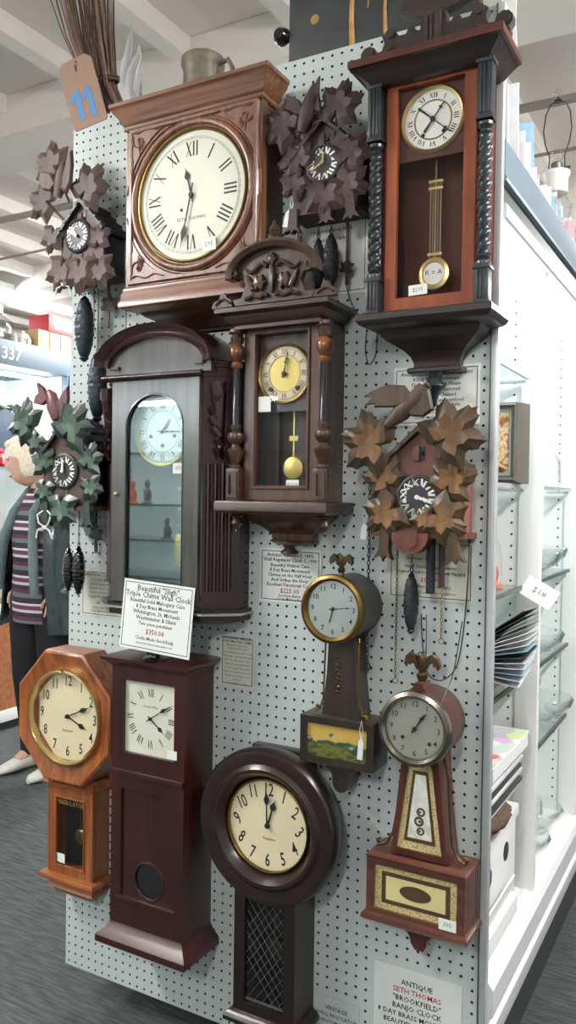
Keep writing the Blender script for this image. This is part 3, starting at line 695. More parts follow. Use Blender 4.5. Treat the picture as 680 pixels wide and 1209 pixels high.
for k in range(-2, 3): mb.tube([(px+k*.0058, y, 1.985), (px+k*.0058, y, 2.155)], .0014 if k else .002, 6, 0 if k % 2 == 0 else 1)
for zz in (1.985, 1.998, 2.14, 2.155): mb.box(px-.016, px+.016, y-.003, y+.003, zz-.003, zz+.003, .001, 0)
mb.lathe((px, y, 1.955), [(.0005, .004), (.030, .004), (.036, 0), (.034, -.005), (.026, -.0065), (.025, -.004), (.0005, -.004)], 'y', 40, 0)
mb.prism(circ(px, 1.955, .0235, 30), y-.0055, y-.004, 2); mb.text('R = A', px, 1.957, y-.0060, .016, 3)
mb.tube([(px, y, 2.155), (px, y, 2.20)], .002, 6, 0)
mb.build('pendulum', ['brass', 'steel', 'white_dial', 'ink'], t)
sticker(1.050, 1.092, 1.904, 1.926, -.0885, t, .04, '$295')

# ---- 7. carved regulator with turned columns, centre --------------------------------------------
t = thing('wall_clock', 'walnut wall clock with turned half columns, carved arched top and brass-centred dial', 'clock', (.735, 0, 1.325))
C = .737
casebox(t, 'case', .625, .858, 1.452, 1.868, .075, .010, ['walnut', 'walnut'])
mb = MB(); op = rect(.668, .806, 1.492, 1.850)
mb.ringplate(rect(.638, .846, 1.458, 1.866), op, -.090, -.073)
mb.sweep(op, True, [(-.001, -.088), (.002, -.094), (.007, -.094), (.010, -.089)])
mb.build('door', 'walnut_red', t)
mb = MB(); mb.box(.668, .806, -.083, -.0815, 1.492, 1.850); mb.build('door_glass', 'glass', t)
mb = MB(); o_, i_ = star(rect(.668, .806, 1.668, 1.850), circ(C, 1.757, .060, 40), (C, 1.757), 40); mb.ringplate(o_, i_, -.070, -.064); mb.build('dial_board', 'walnut', t)
cx, cz = C, 1.757
mb = MB(); mb.lathe((cx, -.064, cz), [(.066, 0), (.066, -.008), (.060, -.010), (.044, -.010), (.042, -.007), (.0005, -.007)], 'y', 56, 0)
mb.prism(circ(cx, cz, .0415, 40), -.0725, -.0712, 2)
for k in range(12): roman(mb, ROM[k], cx, cz, .046, .0585, 2*pi*k/12, -.0744, .0020, 1)
disc(mb, cx-.036, cz-.036, .0055, -.077, -.072, 1, 14); disc(mb, cx+.036, cz-.036, .0055, -.077, -.072, 1, 14)
ringline(mb, cx, cz, .0605, .0008, -.0744, 1)
mb.build('dial', ['cream_dial', 'ink', 'gold_dial'], t)
hands(cx, cz, -.0765, 8, 14, .040, .052, 'maltese', 'ink', t, .0024, .2)
mb = MB(); mb.sweep(circ(cx, cz, .068, 56), True, [(-.004, -.066), (-.003, -.076), (.002, -.078), (.005, -.066)]); mb.build('bezel', 'brass_dark', t)
mb = MB(); mb.lathe((.750, -.045, 1.535), [(.0005, .005), (.026, .004), (.0295, 0), (.026, -.005), (.016, -.008), (.0005, -.009)], 'y', 36); mb.box(.748, .752, -.047, -.043, 1.56, 1.70); mb.box(.738, .762, -.048, -.044, 1.60, 1.612); mb.build('pendulum', 'gold_dial', t)
mb = MB(); mb.box(.666, .700, -.030, -.012, 1.485, 1.70, .004); mb.build('side_baffle', 'walnut', t)
for s in (-1, 1):
    x = C+s*.118; y = -.098; mb = MB()
    mb.lathe((x, y, 1.50), [(.011, .335), (.014, .332), (.017, .345), (.013, .352), (.018, .358), (.018, .366)], n=20, m=0)
    mb.lathe((x, y, 1.50), [(.010, .272), (.014, .278), (.014, .284), (.010, .288), (.014, .292), (.019, .302), (.0205, .312), (.018, .322), (.011, .330), (.012, .336)], n=20, m=1)
    mb.lathe((x, y, 1.50), [(.0105, .135), (.0105, .272)], n=20, m=2)
    mb.lathe((x, y, 1.50), [(.012, .030), (.016, .034), (.010, .042), (.013, .05), (.020, .068), (.022, .076), (.012, .084), (.010, .09), (.019, .100), (.021, .108), (.019, .116), (.010, .122), (.013, .130), (.013, .137)], n=20, m=0)
    mb.box(x-.018, x+.018, y-.016, y+.016, 1.455, 1.532, .0015, 0)
    mb.ringplate(rect(x-.014, x+.014, 1.462, 1.525), rect(x-.007, x+.007, 1.470, 1.517), y-.020, y-.016, 0)
    mb.build('column', ['walnut', 'burl', 'gloss_black'], t)
    mb = MB(); mb.lathe((x, y+.01, 1.424), [(.016, 0), (.018, -.004), (.010, -.010), (.013, -.018), (.015, -.024), (.008, -.031), (.004, -.038), (.006, -.043), (.0005, -.047)], n=16); mb.build('drop_finial', 'walnut', t)
mb = MB(); mb.stack(.625, .852, -.118, [(.0, 1.862), (.0, 1.870), (.010, 1.876), (.018, 1.884), (.020, 1.890), (.036, 1.896), (.036, 1.906), (.020, 1.910), (.005, 1.914)]); mb.build('cornice', 'walnut_x', t)
mb = MB(); mb.stack(.625, .852, -.110, [(-.004, 1.456), (.034, 1.454), (.036, 1.450), (.036, 1.432), (.030, 1.426), (-.01, 1.424)]); mb.build('shelf', 'walnut_x', t)
mb = MB(); mb.stack(.625, .852, -.085, [(.0, 1.426), (-.006, 1.416), (-.020, 1.404), (-.040, 1.392), (-.056, 1.376), (-.058, 1.362), (-.052, 1.358), (-.062, 1.352), (-.074, 1.348)]); mb.build('bottom_bracket', 'walnut_red', t)
mb = MB(); mb.lathe((C+.002, -.04, 1.350), [(.018, 0), (.012, -.008), (.020, -.014), (.022, -.020), (.010, -.026), (.0005, -.028)], n=16); mb.build('pendant', 'walnut', t)
# pediment
mb = MB(); y0, y1 = -.148, -.132; P = .744
out = [(P-.10, 1.910), (P-.108, 1.924), (P-.085, 1.926), (P-.078, 1.94), (P-.072, 1.955), (P-.080, 1.972), (P-.105, 1.972), (P-.112, 1.988)]+[(P+.112*sin(R(a)), 1.980+.062*cos(R(a))) for a in range(-80, 81, 10)]+[(P+.112, 1.988), (P+.105, 1.972), (P+.080, 1.972), (P+.072, 1.955), (P+.078, 1.94), (P+.085, 1.926), (P+.108, 1.924), (P+.10, 1.910)]
mb.prism(out, y0, y1)
mb.sweep([(P+.108*sin(R(a)), 1.976+.062*cos(R(a))) for a in range(-96, 97, 8)], False, [(-.008, y0), (-.006, y0-.016), (.004, y0-.022), (.012, y0-.016), (.012, y1), (-.008, y1)])
for s in (-1, 1):
    mb.tube([(P+s*(.098+.010*cos(k*.7)*(1-k/10)), y0-.010, 1.980+.010*sin(k*.7)*(1-k/10)) for k in range(9)], .0045, 6)
    mb.lathe((P+s*.033, y0-.001, 1.955), [(.004, -.012), (.015, -.008), (.018, 0)], 'y', 16, mod=lambda th, h: 1+.25*cos(6*th))
    mb.tube([(P+s*(.012+.012*k), y0-.004, 1.99+.010*sin(k*1.3)) for k in range(6)], [.005, .006, .005, .005, .004, .002], 8)
    mb.tube([(P+s*(.05+.004*k), y0-.004, 1.94+.009*k) for k in range(5)], [.006, .007, .006, .005, .002], 8)
    mb.tube([(P+s*(.01+.01*k), y0-.004, 1.925+.004*sin(k*2)) for k in range(7)], [.005]*7, 8)
mb.lathe((P, y0-.001, 2.005), [(.003, -.012), (.012, -.008), (.014, 0)], 'y', 14, mod=lambda th, h: 1+.25*cos(5*th))
mb.tube([(P, y0-.004, 1.995), (P, y0-.006, 1.965), (P, y0-.004, 1.93)], [.004, .009, .004], 8)
mb.build('carved_pediment', 'walnut', t)
mb = MB(); mb.lathe((P, -.142, 2.047), [(.020, -.004), (.022, .004), (.014, .010), (.016, .015), (.009, .020), (.013, .026), (.010, .034), (.005, .040), (.004, .046), (.0005, .050)], n=18); mb.build('finial', 'walnut', t)
for s in (-1, 1):
    mb = MB(); x = P+s*.135
    mb.prism([(x-.032, 1.910), (x-.026, 1.924), (x-.012, 1.928), (x-.008, 1.940), (x+.004, 1.944), (x+.010, 1.932), (x+.022, 1.926), (x+.026, 1.910)], -.148, -.135)
    mb.tube([(x-.02+.008*k, -.150, 1.916+.012*sin(k*.6)) for k in range(6)], .003, 6); mb.build('cornice_ornament', 'walnut', t)
sticker(.672, .706, 1.668, 1.704, -.0835, t, 0); sticker(.752, .786, 1.480, 1.506, -.0850, t, 0, '$225')

# ---- 8. arched chime clock ----------------------------------------------------------------------
t = thing('wall_clock', 'tall dark wall clock with arched hood, long glass door and fluted sides, left of centre', 'clock', (.390, 0, 1.135))
C = .388; ZB = 1.185; ZT = 1.772
plan = [(C-.212, 0), (C-.212, -.045), (C-.140, -.110), (C+.140, -.110), (C+.212, -.045), (C+.212, 0)]
mb = MB()
# shell: canted corners and sides, open at the front where the door closes it
for s in (-1, 1):
    a = (C+s*.212, 0); b_ = (C+s*.212, -.045); c = (C+s*.140, -.108); k = .010
    mb.rings([[(a[0], a[1], z), (b_[0], b_[1], z), (c[0], c[1], z), (c[0]-s*.004, c[1]+.012, z), (b_[0]-s*k, b_[1]+.004, z), (a[0]-s*k, a[1], z)] for z in (ZB, ZT)])
mb.prism([(C-.20, ZB), (C-.20, ZT), (C+.20, ZT), (C+.20, ZB)], -.008, 0)
mb.build('case', ['mahogany'], t)
for s in (-1, 1):
    for nm, zz0, zz1 in (('fluted_panel', ZB+.045, 1.545),):
        mb = MB(); ax, ay = C+s*.146, -.1115; bx, by = C+s*.206, -.0575; nx, ny = s*.67, -.74
        for k in range(4):
            u = .16+.22*k; x, y = ax+(bx-ax)*u, ay+(by-ay)*u
            mb.tube([(x-nx*.002, y-ny*.002, zz0), (x-nx*.002, y-ny*.002, zz1)], .0058, 8)
        mb.build(nm, 'mahogany', t)
    mb = MB(); x, y = C+s*.177, -.085
    for k in range(7):
        mb.tube([(x+s*.010*sin(k*1.2), y-.006-.002*k*.3, 1.56+.026*k), (x-s*.006+s*.010*sin(k*1.2+1), y-.014, 1.582+.026*k)], [.006+.0014*k, .010+.0010*k], 8)
    mb.tube([(x, y, 1.555), (x, y-.004, 1.66), (x, y-.010, 1.745)], [.008, .014, .020], 10)
    mb.build('carved_corbel', 'mahogany', t)
dr = rect(C-.138, C+.138, ZB+.004, ZT-.014); ow = .092
opening = [(C-ow, ZB+.045), (C-ow, 1.640)]+[(C+ow*sin(R(a)), 1.640+.082*cos(R(a))) for a in range(-80, 81, 10)]+[(C+ow, 1.640), (C+ow, ZB+.045)]
o_, i_ = star(dr, opening, (C, 1.5), 64)
mb = MB(); mb.ringplate(o_, i_, -.122, -.108)
mb.sweep(opening, True, [(-.004, -.118), (-.003, -.1235), (.0, -.1235), (.002, -.121)], m=1)
mb.build('door', ['door_dark', 'gloss_black'], t)
mb = MB(); mb.ball((C-.118, -.127, 1.467), .006, n=8); mb.build('door_knob', 'brass', t)
mb = MB(); mb.prism([(C-ow-.002, ZB+.043), (C-ow-.002, 1.640)]+[(C+(ow+.002)*sin(R(a)), 1.640+.084*cos(R(a))) for a in range(-80, 81, 10)]+[(C+ow+.002, 1.640), (C+ow+.002, ZB+.043)], -.115, -.1135); mb.build('door_glass', 'glass_mirror', t)
mb = MB()
mb.sweep([(C-.236, 1.800), (C-.215, 1.800)]+[(C+.20*sin(R(a)), 1.800+.098*cos(R(a))) for a in range(-84, 85, 7)]+[(C+.215, 1.800), (C+.236, 1.800)] if False else [(C+.176*sin(R(a)), 1.797+.092*cos(R(a))) for a in range(-90, 91, 6)], False,
         [(-.026, -.110), (-.026, -.128), (-.018, -.132), (-.012, -.128), (-.004, -.138), (.002, -.142), (.006, -.146), (.006, -.02), (-.010, -.02)])
mb.build('arched_hood', 'mahogany_x', t)
mb = MB(); mb.prism([(C-.166, 1.770)]+[(C+.166*sin(R(a)), 1.797+.084*cos(R(a))) for a in range(-90, 91, 6)]+[(C+.166, 1.770)], -.114, -.02); mb.build('tympanum', 'door_dark', t)
for s in (-1, 1):
    mb = MB(); xa, xb = (C+.150, C+.212) if s > 0 else (C-.212, C-.150)
    for o, z0, z1 in ((.0, 1.772, 1.783), (.006, 1.783, 1.789), (.012, 1.789, 1.796), (.004, 1.760, 1.772)):
        pl = [(xa if s > 0 else xb, 0), (C+s*(.212+o), 0), (C+s*(.212+o), -.045-o*.6), (C+s*(.140+o*.4), -.110-o), (C+s*.120, -.110-o), (C+s*.120, 0)]
        mb.rings([[(x, y, z) for x, y in pl] for z in (z0, z1)])
    mb.build('cornice_block', 'cherry_x', t)
mb = MB(); mb.tube([(C-.165, -.128, 1.765), (C+.150, -.128, 1.765)], .0085, 12)
for k in range(64): mb.tube([(C-.163+.0049*k, -.1355, 1.760), (C-.161+.0049*k, -.1370, 1.765), (C-.159+.0049*k, -.1355, 1.770)], .0012, 4)
mb.build('rope_moulding', 'mahogany_x', t)
mb = MB()
for o, z0, z1, m_ in ((.010, ZB-.008, ZB, 0), (.016, ZB-.014, ZB-.008, 1), (.006, ZB-.030, ZB-.014, 0)):
    pl = [(C-.212-o, 0), (C-.212-o, -.045-o), (C-.140-o, -.110-o), (C+.140+o, -.110-o), (C+.212+o, -.045-o), (C+.212+o, 0)]
    mb.rings([[(x, y, z) for x, y in pl] for z in (z0, z1)], m=m_)
q = lambda o, z: [(x, y, z) for x, y in [(C-.212+o, 0), (C-.212+o, -.045+o*.3), (C-.140+o, -.110+o*.7), (C+.140-o, -.110+o*.7), (C+.212-o, -.045+o*.3), (C+.212-o, 0)]]
mb.rings([q(.0, ZB-.030), q(.03, ZB-.040), q(.07, ZB-.048)])
mb.build('base', ['espresso', 'silver'], t)
mb = MB(); cx, cz = C+.003, 1.628
disc(mb, cx, cz, .083, -.090, -.084, 0, 56)
y = -.0904
for k in range(12): roman(mb, ROM[k], cx, cz, .058, .076, 2*pi*k/12, y, .0022, 1)
ringline(mb, cx, cz, .053, .001, y, 1); ringline(mb, cx, cz, .079, .001, y, 1)
for dx, dz in ((-.038, -.012), (.0, -.036), (.038, -.012)): disc(mb, cx+dx, cz+dz, .005, -.0915, -.09, 1, 14)
mb.build('dial', ['chime_dial', 'ink_grey'], t)
hands(cx, cz, -.0925, 38, 92, .040, .062, 'bone', 'ink_grey', t, .0018, .2)
mb = MB(); mb.sweep(circ(cx, cz, .085, 56), True, [(-.003, -.086), (-.002, -.094), (.003, -.095), (.006, -.086)]); mb.build('bezel', 'gold_dial', t)
mb = MB(); mb.lathe((C+.058, -.075, 1.285), [(.006, 0), (.018, .004), (.0205, .014), (.0205, .072), (.017, .082), (.006, .086)], n=20); mb.tube([(C+.058, -.075, 1.37), (C+.058, -.075, 1.55)], .0018, 6); mb.box(C+.044, C+.072, -.079, -.071, 1.428, 1.434, .001); mb.box(C+.044, C+.072, -.079, -.071, 1.48, 1.486, .001); mb.build('weight', 'gold_dial', t)
mb = MB(); mb.box(C-.202, C+.202, -.0120, -.0082, ZB+.02, ZT-.01); mb.build('back_board', 'case_slate', t)  # blue-grey colour stands in for the reflection in the door glass
sticker(C+.056, C+.092, 1.520, 1.546, -.1155, t, 0, '350')

# ---- 9. dark banjo clock ------------------------------------------------------------------------
def eagle(t, x, y, z, s, mat):
    mb = MB(); mb.lathe((x, y, z), [(.011*s, -.004), (.008*s, .004), (.012*s, .012*s), (.012*s, .018*s), (.006*s, .024*s)], n=14)
    mb.tube([(x, y, z+.022*s), (x, y-.002, z+.040*s), (x, y-.003, z+.055*s), (x-.004*s, y-.006, z+.064*s), (x-.010*s, y-.010, z+.062*s)], [.007*s, .012*s, .009*s, .006*s, .0015*s], 10)
    for q in (-1, 1):
        feather(mb, [(x+q*.006*s, z+.036*s), (x+q*.012*s, z+.058*s), (x+q*.026*s, z+.066*s), (x+q*.038*s, z+.056*s), (x+q*.042*s, z+.038*s), (x+q*.036*s, z+.030*s), (x+q*.033*s, z+.040*s), (x+q*.027*s, z+.036*s), (x+q*.025*s, z+.046*s), (x+q*.016*s, z+.040*s), (x+q*.010*s, z+.028*s)], y-.006, y+.003)
    feather(mb, [(x-.006*s, z+.022*s), (x-.010*s, z+.010*s), (x+.010*s, z+.010*s), (x+.006*s, z+.022*s)], y+.002, y+.007)
    mb.build('eagle_finial', mat, t)
t = thing('banjo_clock', 'dark banjo clock with brass-ringed silver dial and painted landscape panel, centre of board', 'clock', (.893, 0, .785))
C = .893
mb = MB(); mb.lathe((C, 0, 1.216), [(.072, 0), (.074, -.006), (.074, -.100), (.078, -.106), (.078, -.112)], 'y', 48); mb.build('drum', 'banjo', t)
mb = MB(); mb.sweep(circ(C, 1.216, .071, 56), True, [(-.008, -.111), (-.007, -.119), (-.001, -.124), (.006, -.121), (.008, -.111)]); mb.build('bezel', 'brass_dark', t)
mb = MB(); disc(mb, C, 1.216, .066, -.113, -.110, 0)
for k in range(12):
    a = 2*pi*(k+1)/12; mb.text(str(k+1), C+.051*sin(a), 1.216+.051*cos(a), -.1134, .016, 1, off=.01)
mb.build('dial', ['silver_dial', 'ink'], t)
hands(C, 1.216, -.1145, 194, 82, .036, .050, 'plain', 'ink', t, .0018, .15)
mb = MB(); mb.rings([[(C-hw, -.05, z), (C-hw, -.066, z), (C+hw, -.066, z), (C+hw, -.05, z)] for hw, z in ((.047, .962), (.036, 1.06), (.031, 1.152))]); mb.rings([[(C-hw, 0, z), (C-hw, -.05, z), (C+hw, -.05, z), (C+hw, 0, z)] for hw, z in ((.047, .962), (.036, 1.06), (.031, 1.152))]); mb.build('neck', 'banjo', t)
mb = MB()
for k in range(9): mb.ball((C-.008+.004*sin(k*2.1), -.067, 1.02+.010*k), .0035+.002*sin(k*1.3)**2, (1, .4, 1), 6); mb.ball((C-.002-.005*sin(k*1.7), -.067, 1.018+.010*k), .003, (1, .4, 1), 6)
mb.build('gilt_ornament', 'bronze', t)
for s in (-1, 1):
    mb = MB(); mb.tube([(C+s*.030, -.06, 1.150), (C+s*.042, -.062, 1.135), (C+s*.044, -.062, 1.06), (C+s*.046, -.062, 1.0), (C+s*.054, -.062, .975), (C+s*.066, -.062, .966)], .0022, 8); mb.lathe((C+s*.060, -.062, .972), [(.008, 0), (.004, .004), (.006, .008), (.001, .012)], n=10); mb.lathe((C+s*.042, -.062, 1.138), [(.006, 0), (.004, .006), (.001, .010)], n=10); mb.build('side_arm', 'brass_dark', t)
mb = MB(); mb.box(C-.092, C+.092, -.078, 0, .852, .962, .003); mb.ringplate(rect(C-.092, C+.092, .853, .961), rect(C-.076, C+.076, .868, .945), -.088, -.078); mb.build('box', 'banjo', t)
mb = MB(); mb.box(C-.076, C+.076, -.0812, -.078, .868, .945); mb.build('painted_tablet', 'landscape', t)
mb = MB(); mb.prism([(C-.045, .854), (C-.035, .838), (C-.022, .824), (C-.019, .800), (C-.012, .788), (C, .784), (C+.012, .788), (C+.019, .800), (C+.022, .824), (C+.035, .838), (C+.045, .854)], -.060, 0); mb.build('bottom_drop', 'banjo', t)
eagle(t, C+.006, -.085, 1.292, .72, 'bronze')

# ---- 10. reddish banjo clock --------------------------------------------------------------------
t = thing('banjo_clock', 'reddish banjo clock with bronze eagle on top and cream stencilled glass panels, lower right', 'clock', (1.094, 0, .478))
C = 1.092
mb = MB(); mb.lathe((C, 0, .977), [(.074, 0), (.076, -.006), (.076, -.100), (.081, -.106), (.081, -.114)], 'y', 48); mb.build('drum', 'banjo_red', t)
mb = MB(); mb.sweep(circ(C, .977, .074, 56), True, [(-.009, -.112), (-.008, -.120), (-.002, -.126), (.006, -.122), (.008, -.112)]); mb.build('bezel', 'nickel_bezel', t)
mb = MB(); disc(mb, C, .977, .069, -.115, -.112, 0)
for k in range(12):
    a = 2*pi*(k+1)/12; mb.text(str(k+1), C+.053*sin(a), .977+.053*cos(a), -.1154, .0165, 1, off=.008)
ringline(mb, C, .977, .0635, .0006, -.1154, 1); ringline(mb, C, .977, .0665, .0006, -.1154, 1); ticks(mb, C, .977, .0635, .0665, -.1154, .0006, 1)
disc(mb, C-.027, .956, .004, -.1165, -.115, 1, 14); disc(mb, C+.033, .949, .004, -.1165, -.115, 1, 14)
mb.build('dial', ['grey_dial', 'ink'], t)
hands(C, .977, -.1165, 31, 36, .040, .048, 'maltese', 'ink', t, .0022, .2)
trap = lambda a, b_, z0, z1: [(C-a, z0), (C-b_, z1), (C+b_, z1), (C+a, z0)]
mb = MB(); mb.rings([[(C-hw, 0, z), (C-hw, -.070, z), (C+hw, -.070, z), (C+hw, 0, z)] for hw, z in ((.066, .678), (.050, .79), (.043, .912))])
mb.ringplate(trap(.064, .041, .684, .908), trap(.052, .026, .698, .890), -.078, -.070); mb.build('neck', 'banjo_red', t)
mb = MB(); mb.prism(trap(.052, .026, .698, .890), -.0725, -.070, 0); mb.ringplate(trap(.036, .017, .716, .874), trap(.029, .012, .724, .866), -.0730, -.0724, 1); mb.prism(trap(.028, .011, .725, .865), -.0729, -.0724, 2)
for k, rr in ((0, .009), (1, .011), (2, .010)): mb.ringplate(circ(C+.002*(-1)**k, .742+.021*k, rr, 16), circ(C+.002*(-1)**k, .742+.021*k, rr*.55, 16), -.0734, -.0728, 1); mb.prism(circ(C, .742+.021*k, rr*.3, 8), -.0734, -.0728, 1)
mb.build('throat_glass', ['stencil', 'stencil_brown', 'pastel_print'], t)
for s in (-1, 1):
    mb = MB(); mb.tube([(C+s*.044, -.045, .905), (C+s*.054, -.048, .86), (C+s*.060, -.05, .78), (C+s*.068, -.055, .72), (C+s*.084, -.06, .694), (C+s*.100, -.06, .688), (C+s*.104, -.06, .698), (C+s*.096, -.06, .702)], [.003, .003, .0032, .0035, .004, .005, .004, .003], 8); mb.build('side_arm', 'bronze', t)
mb = MB(); mb.box(C-.112, C+.112, -.090, 0, .548, .676, .002); mb.ringplate(rect(C-.112, C+.112, .549, .675), rect(C-.094, C+.094, .562, .660), -.100, -.090)
mb.stack(C-.112, C+.112, -.100, [(0, .552), (.008, .548), (.010, .540), (.004, .534), (-.01, .532)]); mb.stack(C-.112, C+.112, -.100, [(0, .672), (.002, .677), (-.004, .680)])
mb.build('box', 'banjo_red_x', t)
mb = MB(); mb.box(C-.094, C+.094, -.0930, -.0905, .562, .660, m=0); mb.ringplate(rect(C-.078, C+.078, .576, .646), rect(C-.068, C+.068, .585, .637), -.0938, -.0929, 1); mb.box(C-.068, C+.068, -.0935, -.0929, .585, .637, m=2); mb.prism(circ(C, .611, .036, 36, .016), -.0942, -.0934, 1)
mb.build('box_glass', ['stencil', 'stencil_brown', 'stencil_cream'], t)
mb = MB(); mb.prism([(C-.045, .536), (C-.034, .520), (C-.020, .505), (C-.017, .490), (C-.008, .478), (C+.012, .478), (C+.018, .490), (C+.020, .505), (C+.034, .520), (C+.045, .536)], -.07, 0); mb.build('bottom_drop', 'banjo_red', t)
mb = MB(); mb.rings([[(C-w_, -.10, z), (C+w_, -.10, z), (C+w_, -.05, z), (C-w_, -.05, z)] for w_, z in ((.022, 1.044), (.020, 1.054), (.011, 1.062), (.010, 1.070))]); mb.build('finial_base', 'banjo_red', t)
eagle(t, C, -.075, 1.068, 1.0, 'bronze')
sticker(C+.056, C+.094, .556, .580, -.1005, t, 0, '395')

# ---- 11. golden octagon schoolhouse clock -------------------------------------------------------
t = thing('wall_clock', 'golden oak octagonal schoolhouse clock with pendulum window, lower left', 'clock', (.063, 0, .330))
C = .063; Z = .846; RO = .183/cos(R(22.5))
oct_ = lambda r_: [(C+r_*sin(R(22.5+45*k))*.94, Z+r_*cos(R(22.5+45*k))) for k in range(8)]
mb = MB()
o_, i_ = star(oct_(RO), circ(C, Z, .125, 48), (C, Z), 48); mb.ringplate(o_, i_, -.082, -.012)
mb.sweep(oct_(RO), True, [(-.062, -.082), (-.052, -.084), (-.020, -.096), (-.008, -.100), (-.002, -.096), (.0, -.080), (-.004, -.012), (-.062, -.012)])
mb.sweep(oct_(RO*.70), True, half_round(.008, -.083, .005))
mb.build('octagon_frame', 'golden_oak', t)
mb = MB(); mb.sweep(circ(C, Z, .128, 64), True, [(-.006, -.080), (-.005, -.092), (-.001, -.101), (.003, -.100), (.005, -.094), (.006, -.080)]); mb.lathe((C, -.100, Z+.126), [(.006, 0), (.006, -.010), (.002, -.012)], 'y', 10); mb.build('bezel', 'brass', t)
mb = MB(); disc(mb, C, Z, .1245, -.078, -.072, 0, 64)
for k in range(12):
    a = 2*pi*(k+1)/12; mb.text(str(k+1), C+.098*sin(a), Z+.098*cos(a), -.0785, .040, 1, off=.012, sx=.72)
ticks(mb, C, Z, .108, .111, -.0784, .0007, 1); mb.text('Regulator', C, Z-.04, -.0784, .010, 1)
mb.build('dial', ['cream_dial', 'ink'], t)
hands(C, Z, -.080, 112, 66, .078, .092, 'spade', 'ink', t, .0030, .1)
mb = MB(); mb.lathe((C, -.082, Z), [(.123, 0), (.115, -.012), (.085, -.022), (.04, -.026), (.0005, -.028)], 'y', 48, cap=False); mb.build('dial_glass', 'glass', t)
x0, x1 = C-.080, C+.086
casebox(t, 'lower_case', x0, x1, .385, .668, .058, .010, ['golden_oak', 'black'])
mb = MB(); mb.ringplate(rect(x0, x1, .386, .640), rect(x0+.030, x1-.030, .418, .612), -.070, -.056); mb.sweep(rect(x0+.030, x1-.030, .418, .612), True, half_round(.006, -.070, .003, 4)); mb.build('pendulum_door', 'golden_oak', t)
mb = MB(); mb.box(x0+.030, x1-.030, -.064, -.0625, .418, .612, m=0); mb.text('REGULATOR', (x0+x1)/2, .596, -.0646, .018, 1, sx=.95); mb.build('pendulum_glass', ['glass', 'gold_paint'], t)
mb = MB(); mb.lathe((C+.020, -.045, .500), [(.0005, .003), (.020, .002), (.0215, 0), (.018, -.004), (.0005, -.006)], 'y', 32); mb.box(C+.0185, C+.0215, -.046, -.044, .52, .60); mb.build('pendulum', 'brass_dark', t)
mb = MB(); mb.stack(x0, x1, -.070, [(-.01, .634), (.0, .640), (.012, .646), (.014, .652), (.006, .658), (.006, .664), (-.002, .672)]); mb.build('upper_moulding', 'golden_oak_x', t)
mb = MB(); mb.stack(x0, x1, -.070, [(-.01, .396), (.016, .392), (.018, .388), (.018, .380), (.0, .376), (-.004, .366), (-.002, .358), (.002, .352), (-.012, .342), (-.016, .332)]); mb.build('base_moulding', 'golden_oak_x', t)
sticker(x0+.032, x0+.062, .424, .450, -.0665, t, .0)

# ---- 12. tall dark red clock --------------------------------------------------------------------
t = thing('wall_clock', 'tall plain dark red wooden clock with square white dial, below the big sign', 'clock', (.380, 0, .297))
X0, X1 = .264, .497; C = .3805
mb = MB(); mb.box(X0, X1, -.112, 0, .315, 1.030, .001); mb.build('case', 'cherry', t)
mb = MB(); mb.ringplate(rect(X0, X1, .752, 1.028), rect(X0+.036, X1-.032, .800, .988), -.126, -.112); mb.box(X0+.002, X1-.002, -.131, -.112, .738, .754, .003); mb.build('dial_frame', 'cherry', t)
mb = MB(); mb.box(X0+.036, X1-.032, -.1145, -.112, .800, .988, m=0); cx, cz = .3825, .894
for k in range(12): roman(mb, ROM[k], cx, cz, .056, .076, 2*pi*k/12, -.1149, .0024, 1)
ticks(mb, cx, cz, .078, .0805, -.1149, .0005, 1); mb.text('Howard Miller', cx, cz+.030, -.1149, .008, 1)
mb.build('dial', ['ivory_dial', 'ink'], t)
hands(cx, cz, -.116, 127, 57, .055, .072, 'spade', 'ink', t, .0022, .18)
mb = MB(); mb.ringplate(rect(X0, X1, .345, .738), rect(X0+.034, X1-.034, .425, .705), -.126, -.112)
mb.build('front_frame', 'cherry', t)
o_, i_ = star(rect(X0+.034, X1-.034, .425, .705), circ(.388, .478, .045, 40), (.388, .478), 40)
mb = MB(); mb.ringplate(o_, i_, -.120, -.112); mb.sweep(circ(.388, .478, .047, 48), True, half_round(.005, -.120, .003, 4)); mb.build('lower_panel', 'cherry', t)
mb = MB(); mb.prism(circ(.388, .478, .045, 40), -.1165, -.1125); mb.build('round_window', 'gloss_black', t)
mb = MB(); mb.box(X0+.02, X1-.02, -.132, -.125, .418, .426, .002); mb.build('trim_strip', 'cherry_x', t)
mb = MB(); mb.stack(X0, X1, -.126, [(0, 1.020), (.004, 1.026), (.014, 1.034), (.022, 1.040), (.024, 1.046), (.010, 1.050)]); mb.build('top_board', 'cherry_x', t)
mb = MB(); mb.stack(X0, X1, -.126, [(0, .350), (.003, .344), (.010, .334), (.023, .322), (.027, .317), (.027, .300), (.018, .297)]); mb.build('base', 'cherry_x', t)
sticker(.446, .476, .806, .828, -.1275, t, .0)

